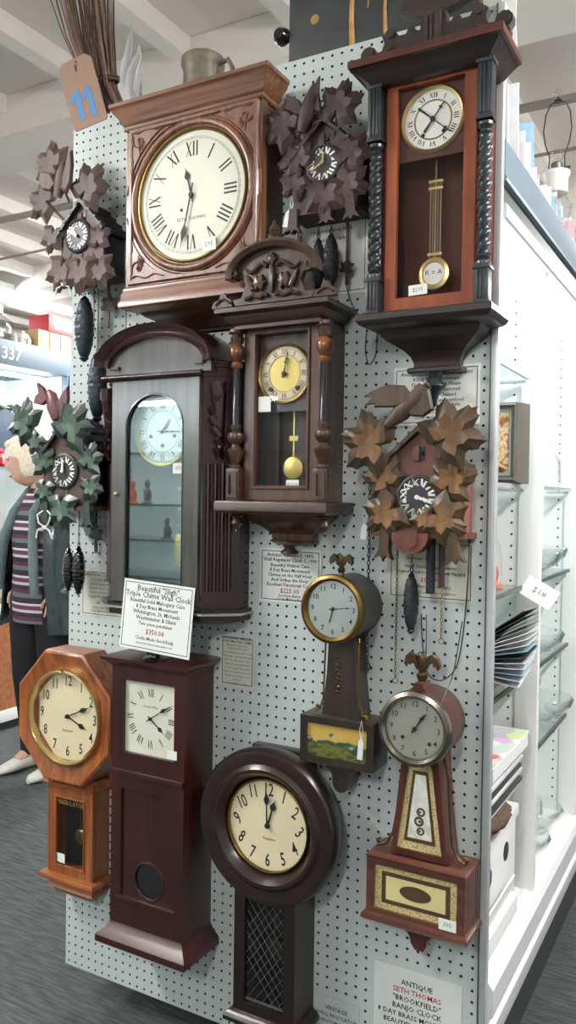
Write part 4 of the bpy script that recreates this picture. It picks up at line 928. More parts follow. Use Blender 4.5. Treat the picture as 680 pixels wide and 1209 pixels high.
# ---- 13. big round dark regulator ---------------------------------------------------------------
t = thing('wall_clock', 'large round dark clock with white arabic dial above a leaded pendulum door, bottom centre', 'clock', (.720, 0, .150))
C = .716; Z = .680
mb = MB(); mb.lathe((C, 0, Z), [(.160, -.030), (.172, -.034), (.182, -.060), (.188, -.084), (.187, -.098), (.181, -.106), (.172, -.108), (.150, -.104), (.146, -.108), (.140, -.113), (.132, -.112), (.124, -.102), (.114, -.088), (.110, -.070), (.110, -.030)], 'y', 80)
mb.build('round_frame', 'espresso_x', t)
mb = MB(); mb.lathe((C, -.085, Z), [(.1125, 0), (.1125, -.006), (.109, -.009), (.107, -.005), (.107, 0)], 'y', 64, cap=False); mb.build('bezel', 'brass_dark', t)
mb = MB(); disc(mb, C, Z, .1105, -.084, -.078, 0, 64)
for k in range(12):
    a = 2*pi*(k+1)/12; aw = a if a <= pi else a-2*pi; q = (-aw if abs(aw) < 1.9 else (pi-abs(aw))*(1 if aw > 0 else -1))*.45
    mb.text(str(k+1), C+.085*sin(a), Z+.085*cos(a), -.0845, .044, 1, rot=q, off=.012, sx=.66)
ticks(mb, C, Z, .103, .106, -.0844, .0007, 1); mb.text('Regulator', C+.004, Z-.032, -.0844, .009, 1)
mb.build('dial', ['cream_dial', 'ink'], t)
hands(C, Z, -.087, 17, 358, .070, .090, 'spade', 'ink', t, .0032, .06)
x0, x1 = .634, .802
casebox(t, 'case', x0, x1, .200, .545, .085, .012, ['espresso', 'black'])
mb = MB(); mb.box(x0, x1, -.030, 0, .540, .850, .002); mb.build('case_back', 'espresso', t)
mb = MB(); mb.ringplate(rect(x0, x1, .215, .545), rect(x0+.030, x1-.030, .245, .535), -.100, -.084); mb.build('pendulum_door', 'espresso', t)
mb = MB(); mb.box(x0+.030, x1-.030, -.0935, -.092, .245, .535, m=0)
gw, gh = (x1-x0-.060), .285
for sgn in (-1, 1):
    for k in range(-6, 8):
        xa = x0+.030+gw*k/5; pts = []
        for j in range(33):
            u = j/32; x = xa+sgn*u*gw*2.0 if sgn > 0 else xa+gw*2-u*gw*2.0
            if x0+.031 < x < x1-.031: pts.append((x, -.0945, .248+gh*u))
        if len(pts) > 2: mb.tube(pts, .0007, 4, 1)
mb.box(x0+.032, x1-.032, -.0948, -.0935, .250, .256, m=1)
mb.build('leaded_glass', ['glass_dark', 'metal_dark'], t)
mb = MB(); mb.lathe((C, -.045, .36), [(.0005, .003), (.024, .002), (.026, 0), (.0005, -.005)], 'y', 32); mb.box(C-.002, C+.002, -.046, -.044, .38, .56); mb.build('pendulum', 'brass_dark', t)
mb = MB(); mb.stack(x0, x1, -.100, [(0, .222), (.012, .216), (.018, .208), (.018, .198), (.0, .190), (-.006, .17), (-.02, .155), (-.03, .150)]); mb.build('base_moulding', 'espresso_x', t)
# =================================================================== BOARD
ZR0 = 2.2120; PIT = .0254
XL, XR = -.0127, 1.2065; ZTOP = ZR0+12.5*PIT; ZBOT = ZR0-83.5*PIT
mb = MB()
NC, NR = 48, 96; ZS = [ZTOP-PIT*i for i in range(NR+1)]; XS = [XL+PIT*j for j in range(NC+1)]
V = []; F = []
for z in ZS:
    for x in XS: V.append((x, 0, z))
rr = .0034
for i in range(NR):
    for j in range(NC):
        cx, cz = XS[j]+PIT/2, ZS[i]-PIT/2; b0 = len(V)
        for k in range(8):
            a = R(22.5+45*k); V.append((cx+rr*cos(a), 0, cz+rr*sin(a)))
        for k in range(8):
            a = R(22.5+45*k); V.append((cx+rr*cos(a), .005, cz+rr*sin(a)))
        c00 = i*(NC+1)+j; c01 = c00+1; c10 = c00+NC+1; c11 = c10+1     # 00 top-left, 01 top-right
        F += [(c01, c11, b0+7, b0+0), (c00, c01, b0+1, b0+2), (c10, c00, b0+3, b0+4), (c11, c10, b0+5, b0+6)]
        F += [(c01, b0+0, b0+1), (c00, b0+2, b0+3), (c10, b0+4, b0+5), (c11, b0+6, b0+7)]
        for k in range(8): F.append((b0+k, b0+(k+1) % 8, b0+8+(k+1) % 8, b0+8+k))
nb = len(V); V += [(XL, .0, ZTOP), (XR, .0, ZTOP), (XR, .0, ZBOT), (XL, .0, ZBOT), (XL, .0055, ZTOP), (XR, .0055, ZTOP), (XR, .0055, ZBOT), (XL, .0055, ZBOT)]
F += [(nb, nb+1, nb+5, nb+4), (nb+1, nb+2, nb+6, nb+5), (nb+2, nb+3, nb+7, nb+6), (nb+3, nb, nb+4, nb+7)]
me = bpy.data.meshes.new('pegboard_panel'); me.from_pydata([(x-.6, y, z-ZBOT) for x, y, z in V], [], F); me.materials.append(MATS['board_white']); me.materials.append(MATS['board_core_shaded'])
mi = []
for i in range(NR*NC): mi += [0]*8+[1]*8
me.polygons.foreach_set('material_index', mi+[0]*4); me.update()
pb = bpy.data.objects.new('pegboard_panel', me); COL.objects.link(pb); pb.location = (.6, 0, ZBOT)
tag(pb, 'tall white perforated pegboard that carries all the wall clocks', 'pegboard')
ORG = Vector((.6, 0, ZBOT))
mb = MB(); mb.box(XL+.002, XR-.002, .006, .016, ZBOT+.002, ZTOP-.002); mb.build('hole_shade_sheet', 'board_dark', pb)  # near-black sheet added as the shade behind the holes
# =================================================================== SIGNS
def sign(name, label, x0, x1, z0, z1, lines, y=-.001, rot=0., border=True, mat='paper', lean=0., group=None, caps=None):
    mb = MB(); cx, cz = (x0+x1)/2, (z0+z1)/2; w, h = (x1-x0)/2, (z1-z0)/2
    c, s_ = cos(rot), sin(rot)
    P = lambda a, b_: (cx+a*c-b_*s_, cz+a*s_+b_*c)
    mb.prism([P(-w, -h), P(-w, h), P(w, h), P(w, -h)], y-.0012, y, 0)
    if border:
        o = .006; mb.ringplate([P(-w+o, -h+o), P(-w+o, h-o), P(w-o, h-o), P(w-o, -h+o)], [P(-w+o+.0016, -h+o+.0016), P(-w+o+.0016, h-o-.0016), P(w-o-.0016, h-o-.0016), P(w-o-.0016, -h+o+.0016)], y-.0016, y-.001, 1)
    for txt, fz, size, m_ in lines:
        p = P(0, h-fz*2*h); mb.text(txt, p[0], p[1], y-.0018, size, m_, rot=rot, res=1, off=.012, sx=1.0)
    if lean:
        piv = Vector((cx, y, cz-h)); M = Matrix.Translation(piv) @ Matrix.Rotation(lean, 4, 'X') @ Matrix.Translation(-piv)
        mb.v = [tuple(M @ Vector(v)) for v in mb.v]
    return single(name, mb, [mat, 'ink', 'ink_red', 'ink_grey'], label, 'sign', (cx, y, cz-h), group)
sign('paper_sign', 'white typed card pinned behind the dark red cuckoo clock at the top', .722, .914, 1.948, 2.182, [
    ('Black Forest Cuckoo Clock', .16, .0125, 1), ('1 Day Brass Movement', .25, .011, 1), ('Cuckoo and Gong Strike', .34, .011, 1), ('Carved Leaves & Bird', .43, .011, 1), ('$135.00', .57, .015, 2), ('Clocks Made to Run', .68, .010, 3), ('cleaned and serviced', .75, .008, 3)])
sign('paper_sign', 'white typed card partly hidden by the pointed pendant of the black-columned clock', .985, 1.186, 1.632, 1.764, [
    ('Antique Regulator by Junghans', .12, .0135, 1), ('8 Day Brass Movement', .22, .0115, 1), ('Ebony Columns & Finials', .31, .0115, 1), ('Complete and Restored', .40, .0115, 1), ('Wall Clock Cleaned', .49, .0115, 1), ('working order and serviced', .58, .0115, 1), ('With Gong & Pendulum', .66, .0115, 1), ('$275.00', .77, .0165, 2), ('Clocks Made to Run Daily', .87, .0095, 1), ('see more clocks for sale', .93, .006, 3)])
sign('paper_sign', 'white typed card behind the amber cuckoo clock and its chains', .980, 1.180, 1.238, 1.372, [
    ('German Cuckoo Clock', .30, .012, 1), ('Hand Carved Maple Leaves', .44, .011, 1), ('Original Weights and Pendulum Hanging', .53, .010, 1), ('$195.00', .66, .014, 2), ('Two Pine Cone Weights', .77, .010, 1), ('ask at the front desk for assistance', .87, .0085, 3)], mat='paper_aged')
sign('paper_sign', 'white typed card under the turned-column clock, beside the dark banjo clock', .633, .806, 1.204, 1.338, [
    ('Antique German C.1890', .12, .0130, 1), ('Wall Regulator Clock C.1900', .21, .0125, 1), ('Beautiful Walnut Case', .31, .0120, 1), ('8 Day Brass Movement', .40, .0120, 1), ('Chimes on the Half Hour', .49, .0120, 1), ('And Strikes the Hour', .58, .0120, 1), ('Excellent Functional Cond.', .67, .0120, 1), ('$225.00', .78, .0165, 2), ('See Note Below', .87, .0095, 1), ('Clocks Made to Run', .93, .0085, 1)], mat='laminate')
sign('paper_sign', 'faded typed card half behind the arched clock, near the left board edge', .036, .200, 1.118, 1.250, [
    ('Black Forest Cuckoo Clock', .10, .0115, 1), ('1 Day Brass Movement', .21, .0095, 3), ('Carved Leaves with Bird', .30, .0100, 3), ('Painted Green Leaf Trim', .39, .0100, 3), ('Cuckoo on the Half Hour', .48, .0095, 3), ('Original Weights and Chain', .57, .0100, 3), ('$145.00', .70, .0130, 1), ('Cleaned and Serviced', .80, .0090, 3), ('Clocks Made to Run Daily', .88, .0085, 3)], mat='paper_aged')
sign('paper_sign', 'small densely typed grey card between the arched clock and the dark banjo clock', .518, .622, .978, 1.110, [
    ('HOWARD MILLER', .06, .0105, 1), ('WESTMINSTER CHIME', .13, .0085, 1), ('Mantel & Wall Clocks', .20, .0075, 3), ('Cherry Finish Case', .26, .0075, 3)]+[(s_, .34+.075*k, .0072, 3) for k, s_ in enumerate(['Quartz movement with volume', 'Whittington and Westminster', 'Melodies with strike count', 'Night time shut off switch', 'Carved top and fluted sides', 'Glass door with lower shelf', 'Needs one battery to run', '$125.00', 'Clocks Made to Run'])], mat='paper_aged')
sign('paper_sign', 'large laminated card about an antique banjo clock, at the lower right corner', .962, 1.172, .150, .388, [
    ('ANTIQUE', .14, .0175, 1), ('SETH THOMAS', .22, .0175, 2), ('"BROOKFIELD"', .30, .0175, 1), ('BANJO CLOCK', .38, .0175, 1), ('8 DAY BRASS MOVEMENT', .46, .0165, 1), ('BEAUTIFUL DETAILED', .54, .0165, 1), ('MEDIUM OAK CASE', .62, .0165, 1), ('CHIMES ON HALF', .70, .0165, 1), ('AND HOUR', .78, .0165, 1), ('$395.00', .89, .020, 2)], border=False, mat='laminate')
sign('paper_sign', 'laminated card beside the foot of the big round clock, cut by the picture bottom', .806, .925, .095, .262, [
    ('VINTAGE', .16, .0145, 1), ('WALL REGULATOR', .26, .0125, 1), ('SEVENTY MOVEMENT', .36, .0115, 1), ('OAK FINISH CASE', .46, .0125, 1), ('$150.00', .60, .015, 2)], border=False, mat='board_white')
bs = sign('paper_sign', 'big white price sign standing on top of the tall dark red clock', .302, .524, 1.070, 1.246, [
    ('Beautiful "Sligh"', .11, .0210, 3), ('Triple Chime Wall Clock', .20, .0200, 3), ('Beautiful Solid Mahogany Case', .29, .0140, 3), ('8 Day Brass Movement', .37, .0140, 3), ('Whittington, St. Michaels', .45, .0145, 3), ('Westminster & Silent', .53, .0145, 3), ('Two piece pendulum', .61, .0125, 3), ('$350.00', .72, .0180, 2), ('Clocks Made Good Daily', .82, .0120, 3), ('cleaned and serviced and ready to run', .89, .0075, 3)], y=-.140, rot=R(-3), lean=R(-3), mat='paper')
ORG = Vector(bs.location); mb = MB(); mb.lathe((.400, -.120, 1.0505), [(.034, 0), (.034, .003), (.012, .006), (.006, .024), (.0005, .026)], n=24); mb.box(.385, .415, -.1385, -.120, 1.062, 1.078, .002); mb.build('sign_holder', 'gloss_black', bs)

# hanging string tags, ribbons
def hang_tag(label, x, y, z, w, h, rot, sl=.03):
    mb = MB(); c, s_ = cos(rot), sin(rot)
    P = lambda a, b_: (x+a*c-b_*s_, z+a*s_+b_*c)
    mb.prism([P(-w/2, -h), P(-w/2, -.006), P(-w/4, 0), P(w/4, 0), P(w/2, -.006), P(w/2, -h)], y-.001, y)
    mb.tube([(x, y, z-.004), (x-.004, y-.002, z+sl*.5), (x, y-.001, z+sl), (x+.004, y-.002, z+sl*.5), (x, y, z-.004)], .0009, 5)
    return single('string_tag', mb, 'paper', label, 'tag', (x, y, z-h))
hang_tag('white string tag hanging from the dark red cuckoo clock', .762, -.095, 2.130, .026, .040, R(-18))
hang_tag('narrow white tag on a string at the left of the amber cuckoo clock', .955, -.085, 1.408, .014, .034, R(-6), .035)
hang_tag('white string tag dangling in front of the painted banjo panel', .960, -.095, .928, .013, .046, R(-4), .042)
def ribbon(label, x, y, z, s):
    mb = MB()
    for q in (-1, 1):
        mb.tube([(x, y, z), (x+q*.018*s, y-.006, z+.012*s), (x+q*.026*s, y-.004, z+.034*s), (x+q*.008*s, y, z+.046*s)], .0022*s, 5)
        mb.tube([(x, y, z), (x+q*.022*s, y-.006, z-.008*s), (x+q*.030*s, y-.003, z-.030*s)], .0026*s, 5)
    mb.ball((x, y-.003, z), .006*s, n=8); return single('ribbon_bow', mb, 'paper', label, 'ribbon', (x, y, z-.03*s))
ribbon('pale ribbon and tag string under the brown cuckoo clock at upper left', .055, -.10, 2.035, 1.0)
ribbon('pale blue-white string bow hanging below the green-leafed cuckoo clock', .022, -.13, 1.372, 1.0)

# cords and loose chains on the board
def cord(name, label, pts, r, mat):
    P = [Vector(p) for p in pts]; out = []
    for i in range(len(P)-1):
        a, b_, c, d = P[max(i-1, 0)], P[i], P[i+1], P[min(i+2, len(P)-1)]
        for k in range(6):
            u = k/6; out.append(.5*((2*b_)+(c-a)*u+(2*a-5*b_+4*c-d)*u*u+(3*b_-a-3*c+d)*u**3))
    out.append(P[-1]); mb = MB(); mb.tube(out, r, 6); return single(name, mb, mat, label, 'string', tuple(P[-1]))
cord('hanging_cord', 'dark cord looping down the board right of the amber cuckoo clock', [(1.172, -.012, 1.42), (1.170, -.014, 1.28), (1.160, -.016, 1.15), (1.145, -.02, 1.09), (1.112, -.022, 1.065), (1.082, -.022, 1.085), (1.070, -.02, 1.16), (1.068, -.02, 1.21)], .0016, 'cable')
cord('hanging_cord', 'second dark cord drooping over the top of the reddish banjo drum', [(1.160, -.015, 1.20), (1.150, -.04, 1.09), (1.142, -.085, 1.04), (1.128, -.095, 1.018), (1.108, -.09, 1.035), (1.092, -.05, 1.10), (1.083, -.03, 1.21)], .0013, 'cable')
cord('hanging_cord', 'thin cord loop under the left end of the black-columned clock shelf', [(.918, -.01, 1.855), (.917, -.012, 1.805), (.928, -.014, 1.775), (.943, -.012, 1.80), (.945, -.01, 1.86)], .0013, 'cable')
cord('hanging_cord', 'dark thin cord bowing beside the black column, below the typed card', [(.866, -.02, 2.02), (.868, -.02, 1.97), (.880, -.02, 1.925), (.905, -.02, 1.885)], .0013, 'cable')
cord('hanging_cord', 'pale cord hanging beside the hood of the arched clock', [(.205, -.01, 1.79), (.196, -.012, 1.72), (.180, -.012, 1.70), (.172, -.01, 1.73)], .0014, 'cable_light')
mb = MB(); mb.chain((.934, -.012, 1.60), (.934, -.012, 1.06), .012, .0012); mb.tube([(.934+.008*cos(q), -.012, 1.075+.008*sin(q)) for q in [2*pi*i/12 for i in range(12)]], .0015, 6, closed=True)
single('loose_chain', mb, 'cable', 'thin dark chain hanging straight down between the dark banjo clock and amber cuckoo clock', 'chain', (.934, -.012, 1.06))
mb = MB(); mb.chain((.752, -.03, 2.09), (.752, -.03, 2.045), .012, .0012); mb.tube([(.752+.007*cos(q), -.03, 2.038+.010*sin(q)) for q in [2*pi*i/12 for i in range(12)]], .0014, 6, closed=True)
single('loose_chain', mb, 'cable', 'short dark chain with a ring beside the carved arched top', 'chain', (.752, -.03, 2.028))

# =================================================================== TOP LEFT: reed bundle with tag 11
t = thing('reed_bundle', 'bundle of dried brown reeds leaning over the upper left board corner', 'dried reeds', (.16, -.06, 2.50))
random.seed(3)
mb = MB()
for k in range(95):
    u = random.uniform(-1, 1); w_ = random.uniform(-1, 1); bx = .150+u*.040; tx = .060+u*.115+random.uniform(-.012, .012)
    mb.tube([(bx+.03, -.055+w_*.016, 2.50), (bx, -.06+w_*.02, 2.56), ((bx+tx)/2, -.065+w_*.03, 2.72), (tx, -.07+w_*.05, 2.98+random.uniform(-.05, .05))], [.0022, .0022, .0018, .001], 4, m=k % 3 == 0)
tag(mb.build('reeds', ['reed', 'reed_light'], t), None, kind='stuff')
mb = MB(); mb.tube([(.158+.042*cos(q), -.058+.02*sin(q), 2.585) for q in [2*pi*i/20 for i in range(20)]], .004, 6, closed=True); mb.tube([(.158+.042*cos(q), -.058+.02*sin(q), 2.577) for q in [2*pi*i/20 for i in range(20)]], .004, 6, closed=True); mb.build('binding', 'reed', t)
mb = MB(); mb.tube([(.158, -.040, 2.583), (.158, -.02, 2.575), (.158, .003, 2.545), (.158, .009, 2.532), (.158, .011, 2.515)], .0015, 6); mb.build('hanging_wire', 'steel', t)
mb = MB(); x, z = .157, 2.514
c, s_ = cos(R(19)), sin(R(19)); P = lambda a, b_: (x+a*c-b_*s_+a*0, z+a*s_*.35+b_*c)
tg = [P(-.060, -.090), P(-.054, -.097), P(.054, -.097), P(.060, -.090), P(.060, .084), P(.042, .100), P(-.042, .100), P(-.060, .084)][::-1]
mb.prism(tg, -.146, -.1435, 0); mb.prism([P(-.003, .062), P(-.003, .080), P(.003, .080), P(.003, .062)], -.1465, -.1455, 2)
for q in (-.020, .022):
    mb.prism([P(q-.009, -.075), P(q-.008, -.012), P(q-.026, -.024), P(q-.030, -.010), P(q-.002, .012), P(q+.010, .010), P(q+.010, -.073)], -.1468, -.1455, 1)
q0 = P(0, .070); mb.tube([(q0[0], -.148, q0[1]), (q0[0], -.150, q0[1]+.018), (q0[0]+.02, -.10, q0[1]+.02), (.150, -.083, 2.587), (q0[0]+.01, -.10, q0[1]+.014), (q0[0], -.141, q0[1])], .0012, 5, 2)
single('cardboard_tag', mb, ['cardboard', 'blue_marker', 'ink'], 'brown cardboard tag with a blue painted 11 in front of the dried reeds', 'tag', (x, -.145, z-.1))

# =================================================================== RIGHT DISPLAY CASE
XF = 1.222; YE = 2.35; TOPZ = 2.25
t = thing('display_case', 'long lit white display case behind the pegboard with a silver rail and glass shelves', 'display case', (.60, 1.2, 0))
mb = MB(); mb.box(.14, 1.175, .14, YE, 0, .25); mb.build('kick_base', 'kick_dark', t)
mb = MB(); mb.box(0, XF-.03, .018, YE, .25, .405); mb.build('bottom_deck', 'case_white', t)
def yrail(prof, y0, y1):   # prof in (x, z) carried along y
    mb = MB(); n = len(prof); vs = [(x, y0, z) for x, z in prof]+[(x, y1, z) for x, z in prof]
    mb.add(vs, [list(range(n))[::-1], [n+i for i in range(n)]]+[(i, (i+1) % n, n+(i+1) % n, n+i) for i in range(n)]); return mb
yrail([(1.190, .250), (1.232, .250), (1.236, .258), (1.236, .300), (1.226, .306), (1.226, .318), (1.236, .326), (1.236, .385), (1.226, .398), (1.190, .408)], .018, YE).build('bottom_rail', 'rail_white', t)
yrail([(1.150, 2.075), (1.226, 2.075), (1.230, 2.080), (1.230, 2.108), (1.222, 2.112), (1.150, 2.112)], .018, YE).build('light_rail', 'metal_trim', t)
yrail([(1.150, 2.112), (1.216, 2.112), (1.216, 2.158), (1.150, 2.158)], .018, YE).build('dark_groove', 'metal_dark', t)
yrail([(1.150, 2.158), (1.228, 2.158), (1.230, 2.164), (1.226, 2.170), (1.226, 2.245), (1.222, 2.250), (1.150, 2.250)], .018, YE).build('fascia', 'case_slate', t)
mb = MB(); mb.box(0, 1.16, .02, YE, 2.225, 2.25); mb.build('top_panel', 'case_grey', t)
mb = MB(); mb.box(.02, 1.10, .03, .34, 2.25, 2.50); mb.build('raised_deck', 'case_grey', t)
mb = MB(); mb.box(0, .02, .02, YE, .405, 2.225); mb.box(.60, .62, .02, YE, .405, 2.225); mb.box(.02, .60, .02, .04, .405, 2.225); mb.box(0, 1.2, YE-.02, YE, .405, 2.225); mb.build('back_wall', 'case_white', t)
mb = MB(); mb.box(.62, 1.19, .022, .034, .405, 2.12); mb.build('end_panel', 'case_white', t)
mb = MB(); mb.box(1.207, 1.224, -.003, .018, .02, 2.53, .0015); mb.build('corner_post', 'metal_trim', t)
mb = MB(); mb.box(1.2062, 1.2095, -.0045, .000, .05, 2.53); mb.build('corner_dark_strip', 'metal_dark', t)  # dark strip added for the seam and the post's dark reflection
def pinpanel(yc):
    mb = MB(); mb.box(.62, 1.165, yc, yc+.018, .405, 2.08, m=0); mb.box(1.155, 1.214, yc-.006, yc+.020, .405, 2.08, .001, m=0)
    for zz in range(50):
        z = .45+zz*.0318
        for x in (1.135, 1.04): mb.prism([(x-.003, z), (x-.002, z+.003), (x+.002, z+.003), (x+.003, z), (x+.002, z-.003), (x-.002, z-.003)], yc-.0008, yc, 1)
    mb.build('divider_panel', ['case_white', 'board_dark'], t)
for yc in (.50, 1.13, 1.76): pinpanel(yc)
for (ya, yb) in ((.04, .49), (.525, 1.12), (1.155, 1.75)):
    for z in (1.507, 1.235, .985, .745 if ya > .5 else 1.80):
        mb = MB(); mb.box(.64, 1.175, ya+.005, yb-.005, z-.008, z, .0008); mb.build('glass_shelf', 'glass_green', t)
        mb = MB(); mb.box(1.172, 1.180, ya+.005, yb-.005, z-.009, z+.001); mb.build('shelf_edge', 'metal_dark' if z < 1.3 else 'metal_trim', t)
        for yy in (ya+.002, yb-.020):
            mb = MB(); mb.box(1.10, 1.17, yy, yy+.014, z-.018, z-.009, .001); mb.build('shelf_bracket', 'metal_trim', t)
mb = MB(); mb.tube([(1.13, .08, 2.055), (1.13, 1.08, 2.055)], .013, 12); mb.tube([(1.13, 1.16, 2.055), (1.13, 2.2, 2.055)], .013, 12); mb.build('light_tube', 'case_tube', t)
mb = MB(); mb.box(1.10, 1.15, .06, 2.22, 2.072, 2.10); mb.build('light_housing', 'case_white', t)

# things in the first bay
t = thing('framed_picture', 'small framed picture with warm-coloured print on the upper glass shelf of the case', 'picture', (1.11, .36, 1.508))
mb = MB(); M = Matrix.Translation((1.11, .34, 0)) @ Matrix.Rotation(R(-4), 4, 'Z')
mb.ringplate(rect(-.12, .082, 1.512, 1.712), rect(-.104, .066, 1.528, 1.696), -.02, .012); mb.sweep(rect(-.12, .082, 1.512, 1.712), True, [(-.012, -.02), (-.006, -.026), (0, -.018), (.004, .070), (-.012, .070)]); mb.build('frame', 'grey_frame', t, xf=M)
mb = MB(); mb.box(-.106, .068, -.010, -.006, 1.526, 1.698, m=1); mb.box(-.096, .058, -.013, -.009, 1.536, 1.688, m=0); mb.build('print', ['warm_print', 'paper'], t, xf=M)
mb = MB(); mb.box(-.04, .01, -.035, -.032, 1.510, 1.575); mb.build('price_card', 'paper', t, xf=M)
t = thing('figurine', 'small pink and brown figurine on the middle glass shelf at the pegboard edge', 'figurine', (1.10, .40, 1.236))
mb = MB(); mb.lathe((1.105, .40, 1.236), [(.032, 0), (.030, .008), (.018, .014), (.024, .035), (.020, .055), (.012, .068), (.010, .072), (.016, .082), (.015, .094), (.006, .102)], n=18, mod=lambda a, h: 1+.12*cos(3*a+40*h)); mb.tube([(1.09, .39, 1.28), (1.072, .385, 1.27), (1.075, .38, 1.25)], [.008, .007, .004], 8); mb.build('body', 'pink_figure', t)
mb = MB(); mb.lathe((1.108, .42, 1.236), [(.022, 0), (.024, .04), (.018, .11), (.006, .125)], n=16); mb.build('glass_back', 'glass_clear', t)
mb = MB(); Mx = Matrix.Translation((1.222, .455, 1.222)) @ Matrix.Rotation(R(28), 4, 'Y') @ Matrix.Rotation(R(-35), 4, 'X')
mb.box(-.045, .045, -.001, .001, -.03, .03, m=0); mb.text('$18', 0, .0, -.0018, .026, 1, res=1); mb.v = [tuple(Mx @ Vector(v)) for v in mb.v]
single('shelf_card', mb, ['paper', 'ink_grey'], 'white price card sticking out from the middle glass shelf edge', 'card', (1.222, .455, 1.21))
random.seed(11)
mb = MB(); mb.box(1.0, 1.15, .10, .42, .987, 1.006, .002); mb.box(1.13, 1.15, .10, .42, 1.006, 1.012, .001)
single('wooden_tray', mb, 'slat_wood', 'pale wooden tray under the fanned papers on the third shelf', 'tray', (1.07, .26, .987))
for k in range(14):
    mb = MB(); L = .19; a = R(3+k*4.6)
    Mx = Matrix.Translation((1.03+.006*k, .30-.012*k*.3, 1.014+.004*k)) @ Matrix.Rotation(-a*.75, 4, 'Y') @ Matrix.Rotation(R(6), 4, 'Z')
    pts = [(L*u/8, -.10, .010*sin(u*.5)) for u in range(9)]
    mb.rings([[(x, -.10, z), (x, .12, z), (x, .12, z+.0022), (x, -.10, z+.0022)] for x, y, z in pts], m=0)
    mb.v = [tuple(Mx @ Vector(v)) for v in mb.v]
    single('newspaper', mb, 'dark_print' if k > 9 or k == 5 else 'blue_wrap' if k in (2, 6) else 'plastic_wrap', 'sleeved paper in the fanned pile on the case shelf behind the board edge', 'paper', (1.05, .3, .99+.004*k), group='fanned papers on the third shelf')
t = thing('file_box', 'white cardboard file box with dark hand hole at the bottom of the case', 'box', (1.08, .25, .406))
mb = MB(); mb.box(.92, 1.172, .05, .46, .406, .640, .003); mb.build('body', 'white_box', t)
mb = MB(); mb.box(.91, 1.178, .045, .470, .618, .648, .003); mb.build('lid', 'white_box', t)
for yy, zz in ((.20, .545), (.36, .555)):
    mb = MB(); mb.lathe((1.1718, yy, zz), [(.0005, .0016), (.024, .0016), (.024, 0)], 'x', 16, mod=lambda a, h: 1 if abs(cos(a)) < 2 else 1); mb.build('hand_hole', 'black', t)
t = thing('file_box', 'low white box lying open in front of the file box on the case floor', 'box', (1.19, .22, .406))
mb = MB(); mb.box(1.182, 1.205, .06, .36, .407, .455, .003); mb.build('body', 'white_box', t); mb = MB(); mb.prism([(1.182, .455), (1.192, .50), (1.198, .50), (1.188, .455)], .06, .36); mb.build('flap', 'white_box', t)
mb = MB(); mb.ball((1.115, .24, .684), .075, (1.25, 1.9, .45), 14); mb.v = [(x+.004*sin(z*400+y*90), y, z+.004*sin(x*210+y*160)) for x, y, z in mb.v]; single('fur_bundle', mb, 'fur_brown', 'brown furry bundle squeezed under the stack of sleeved magazines', 'fur', (1.07, .25, .65))
for k in range(9):
    mb = MB(); dz = .715+.0115*k; j = .006*sin(k*2.3); th = .0095
    mb.box(.98+j, 1.19+j+(.012 if k > 7 else 0), .07+j, .43, dz, dz+th, .001)
    mb.text('', 0, 0, 0, .01) if False else None
    single('magazine', mb, ['plastic_wrap', 'dark_print', 'case_grey'][k % 3], 'flat sleeved magazine in the pile under the board game box', 'magazine', (1.08, .25, dz), group='pile of sleeved magazines')
t = thing('game_box', 'colourful flat game box with white end, topmost of the pile in the case', 'box', (1.09, .25, .818))
mb = MB(); mb.box(.96, 1.205, .06, .44, .8195, .852, .001, m=0); mb.box(.958, 1.207, .058, .442, .846, .856, .001, m=1); mb.build('carton', ['purple', 'game_print'], t)
mb = MB(); mb.box(1.206, 1.209, .08, .42, .822, .854); mb.build('end_label', 'paper', t); mb = MB()
for k in range(5): mb.lathe((1.0+.045*k, .12+.05*(k % 3), .8562), [(.0005, .0008), (.018+.004*(k % 2), .0006), (.02, 0)], n=12)
mb.build('cover_picture', 'red_print', t)['kind'] = 'stuff'

# glassware in the further bays
GL = [('vase', [(.035, 0), (.030, .006), (.018, .03), (.026, .09), (.040, .15), (.050, .19)], 'tall clear glass vase'),
      ('goblet', [(.030, 0), (.028, .004), (.005, .012), (.005, .06), (.020, .075), (.032, .10), (.030, .135)], 'clear stemmed glass'),
      ('bowl', [(.03, 0), (.03, .008), (.06, .02), (.09, .05), (.10, .075)], 'wide clear cut-glass bowl'),
      ('decanter', [(.045, 0), (.05, .02), (.048, .08), (.018, .12), (.014, .16), (.022, .165), (.020, .20), (.005, .21)], 'clear glass decanter with stopper')]
spots = [(1.14, .72, 1.508, 1), (1.10, .80, 1.508, 1), (1.14, .88, 1.508, 3), (1.08, .96, 1.508, 1), (1.12, .74, 1.236, 2), (1.10, .95, 1.236, 2), (1.13, .66, .986, 3), (1.12, .82, .986, 2), (1.09, .98, .986, 0), (1.13, .70, .746, 0), (1.11, .86, .746, 1), (1.12, 1.0, .746, 2), (1.12, .68, .407, 2), (1.11, .92, .407, 2), (1.14, .80, .407, 1), (1.05, 1.02, .407, 0)]
place = {1.508: 'top glass shelf', 1.236: 'second glass shelf', .986: 'third glass shelf', .746: 'lowest glass shelf', .407: 'case floor'}
cnt = {}
for x, y, z, k in spots:
    nm, prof, lb = GL[k]; mb = MB(); outer = prof; inner = [(max(r_-.003, .001), h+.004) for r_, h in prof[::-1] if h > .01]
    mb.lathe((x, y, z), outer+inner+[(.0005, inner[-1][1] if inner else .01)], n=20, mod=(lambda a, h: 1+.03*cos(12*a)) if k == 2 else None)
    single('glass_'+nm, mb, 'glass_clear', lb+' on the '+place[z]+' of the white case', nm, (x, y, z), group=nm+'s on the '+place[z])

